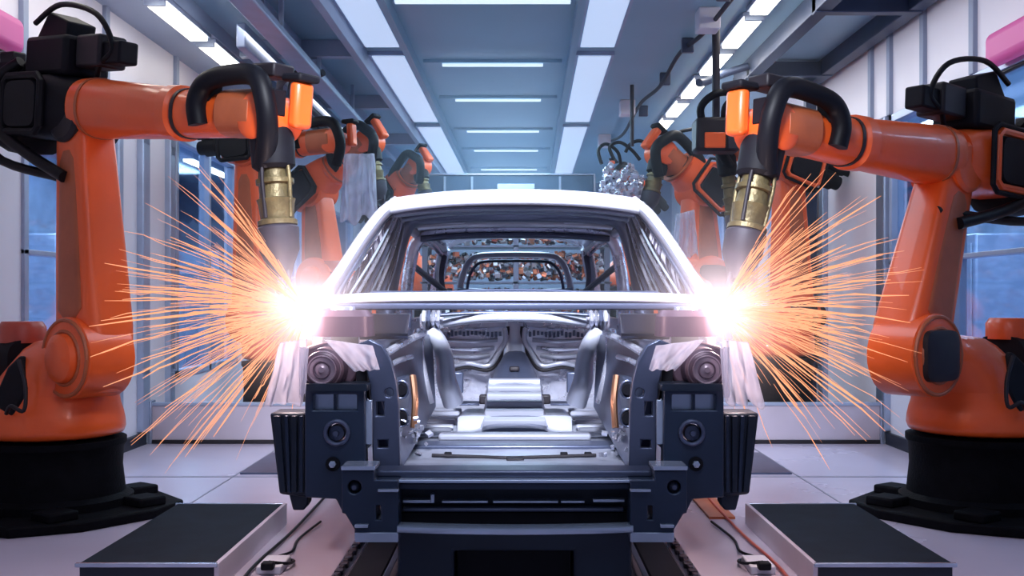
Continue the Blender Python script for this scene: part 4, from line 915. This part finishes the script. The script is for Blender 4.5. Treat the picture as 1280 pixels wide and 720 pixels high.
# gantry behind the car roof
g = thing('gantry', 'pale blue gantry beam with bright edge spanning behind the car roof', 'gantry', (-0.2, 14.0, 0))
a, b = P(489, 243, 14.9), P(742, 219, 14.9)
MB().bx(a.x, b.x, 14.9, 15.05, a.z, b.z).build('beam', 'deepblue', g, bevel=0.008)
MB().bx(a.x-0.02, b.x+0.02, 14.88, 15.07, b.z, b.z+0.02).build('top_edge', 'edge', g, bevel=0.004)
MB().bx(b.x, b.x+0.025, 14.88, 15.07, a.z-0.1, b.z).build('end_edge', 'edge', g)
MB().bx(a.x-0.02, a.x+0.01, 14.9, 15.05, a.z-0.1, b.z).build('end_edge', 'ceil2', g)
for x in (a.x+0.03, b.x-0.03): MB().bx(x-0.03, x+0.03, 14.94, 15.0, 0, a.z).build('post', 'ceil2', g)
for px in (556, 590, 700): 
    c = P(px, 231, 14.89); MB().box(c, (0.03, 0.02, 0.22)).build('beam_seam', 'ceil2', g)
c = P(645, 236, 14.88); MB().box(c, (0.5, 0.02, 0.13)).build('lit_panel', 'edge', g, bevel=0.004)

# store of parts seen through the rear window
g = thing('parts_rack', 'long steel rack standing behind the car, seen through its rear window', 'rack', (0, 12.6, 0))
for x in (-1.0, 0, 1.0):
    for y in (12.3, 12.9): MB().bx(x-0.03, x+0.03, y-0.03, y+0.03, 0, 1.95).build('upright', 'slate', g)
for z in (0.9, 1.3, 1.7): MB().bx(-1.05, 1.05, 12.27, 12.93, z-0.02, z).build('shelf', 'slate', g)
m_ = MB()
for k in range(2600):
    z = random.choice((0.9, 1.3, 1.7))+0.04+random.random()*0.27
    m_.box((random.uniform(-0.96, 0.96), random.uniform(12.33, 12.85), z), [0.015+random.random()*0.045 for _ in range(3)], rot=Matrix.Rotation(random.random()*3, 3, 'X') @ Matrix.Rotation(random.random()*3, 3, 'Z'))
tag(m_.build('small_parts', 'mixed'), 'chrome, orange and dark small parts heaped on the rack behind the car', 'parts', kind='stuff')

# ------------------------------------------------------------------ welding arcs, smoke with a painted glow, and sparks
def glow_fume_mat(c, dens, col, emis, ecol, R_):
    m = bpy.data.materials.new('glowing_fume_halo'); m.use_nodes = True; nt = m.node_tree
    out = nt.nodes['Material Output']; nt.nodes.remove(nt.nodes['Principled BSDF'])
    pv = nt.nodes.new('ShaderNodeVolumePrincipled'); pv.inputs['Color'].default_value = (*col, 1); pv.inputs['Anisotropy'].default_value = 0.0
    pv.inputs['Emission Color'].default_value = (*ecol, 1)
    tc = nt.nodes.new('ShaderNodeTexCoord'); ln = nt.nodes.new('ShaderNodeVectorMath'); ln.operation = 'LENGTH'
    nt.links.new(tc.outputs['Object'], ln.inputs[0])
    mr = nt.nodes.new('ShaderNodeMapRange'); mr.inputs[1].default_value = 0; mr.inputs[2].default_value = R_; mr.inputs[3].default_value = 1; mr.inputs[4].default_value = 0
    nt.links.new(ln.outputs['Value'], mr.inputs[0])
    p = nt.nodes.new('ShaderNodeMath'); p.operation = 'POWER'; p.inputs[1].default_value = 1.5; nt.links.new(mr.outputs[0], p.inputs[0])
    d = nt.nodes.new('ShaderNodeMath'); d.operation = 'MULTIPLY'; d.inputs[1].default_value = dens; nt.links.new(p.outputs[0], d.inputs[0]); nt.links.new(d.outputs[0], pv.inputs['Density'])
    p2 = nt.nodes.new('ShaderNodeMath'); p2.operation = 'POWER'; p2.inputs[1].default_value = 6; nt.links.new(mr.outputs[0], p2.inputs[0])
    e = nt.nodes.new('ShaderNodeMath'); e.operation = 'MULTIPLY'; e.inputs[1].default_value = emis; nt.links.new(p2.outputs[0], e.inputs[0]); nt.links.new(e.outputs[0], pv.inputs['Emission Strength'])  # emission puts the arc's flare halo into the smoke volume
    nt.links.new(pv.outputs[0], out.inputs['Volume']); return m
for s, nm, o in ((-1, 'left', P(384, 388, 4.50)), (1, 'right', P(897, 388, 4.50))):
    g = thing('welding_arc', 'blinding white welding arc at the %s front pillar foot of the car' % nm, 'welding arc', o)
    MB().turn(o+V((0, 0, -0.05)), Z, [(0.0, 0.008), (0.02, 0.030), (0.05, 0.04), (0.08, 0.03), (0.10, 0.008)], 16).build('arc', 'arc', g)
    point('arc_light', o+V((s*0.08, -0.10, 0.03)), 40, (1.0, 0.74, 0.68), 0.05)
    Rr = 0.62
    me = bpy.data.meshes.new('fume_halo'); bm = bmesh.new(); bmesh.ops.create_icosphere(bm, subdivisions=4, radius=Rr); bm.to_mesh(me); bm.free()
    me.materials.append(glow_fume_mat(o, 0.12, (0.9, 0.85, 0.92), 11, (1.0, 0.78, 0.86), Rr))
    fo = bpy.data.objects.new('fume_halo', me); COL.objects.link(fo); fo.parent = g
    # sparks
    rnd = random.Random(11+s); sp = MB(); heat = []
    for i in range(330):
        # outward fan, biased away from the car and slightly toward the viewer
        an = rnd.gauss(math.radians(185), math.radians(34)); an = max(math.radians(100), min(math.radians(238), an))
        dy = rnd.gauss(-0.15, 0.28)
        dr = V((math.cos(an), dy, -math.sin(an)*1.0)).normalized()
        if s > 0: dr.x = -dr.x
        Lm = abs(rnd.gauss(0.0, 0.30))+0.16; Lm = min(Lm, 0.80)
        if rnd.random() < 0.25: Lm = min(0.82, Lm+0.25)
        st = rnd.random()**1.5*Lm*0.6
        pts = []; nseg = 5
        if math.sin(an) > 0.8: Lm *= 0.75
        for j in range(nseg+1):
            t = st+(Lm-st)*j/nseg
            p = o+dr*t+V((0, 0, -0.14*t*t)) + V((0, 0, 0.004*rnd.gauss(0, 1)))
            pts.append(p)
        r0 = rnd.choice((0.0008, 0.0010, 0.0014, 0.0024))
        n0 = len(sp.v)
        sp.tube(pts, (lambda r0: (lambda t: r0*(0.55+0.9*t if t < 0.85 else 1.3-(t-0.85)*6)))(r0), 4, smooth=False)
        base = rnd.random()
        for _ in range(nseg+1):
            hh = max(0, min(1, 1.05-0.85*(st+(Lm-st)*_/nseg)+0.25*(base-0.5)))
            heat += [hh]*4
    ob = sp.build('spark_shower', 'spark', angle=180)
    at = ob.data.attributes.new('heat', 'FLOAT', 'POINT')
    for i_, h_ in enumerate(heat): at.data[i_].value = h_
    tag(ob, 'fan of orange and white welding sparks flying out to the %s of the car' % nm, 'sparks', kind='stuff')

# thin blue haze filling the far part of the hall
me = bpy.data.meshes.new('haze'); bm = bmesh.new(); bmesh.ops.create_cube(bm, size=1); bm.to_mesh(me); bm.free()
hz = bpy.data.materials.new('hall_haze'); hz.use_nodes = True; nt = hz.node_tree; nt.nodes.remove(nt.nodes['Principled BSDF'])
vs_ = nt.nodes.new('ShaderNodeVolumeScatter'); vs_.inputs['Color'].default_value = (0.72, 0.84, 1.0, 1); vs_.inputs['Density'].default_value = 0.02
nt.links.new(vs_.outputs[0], nt.nodes['Material Output'].inputs['Volume'])
me.materials.append(hz); ho = bpy.data.objects.new('haze', me); COL.objects.link(ho)
ho.scale = (5.6, 12.3, 3.2); ho.location = (0, 14.2, 1.62)
tag(ho, 'thin blue haze hanging in the far half of the hall', 'haze', kind='stuff')

for o in bpy.data.objects:
    if '_org' in o: del o['_org']
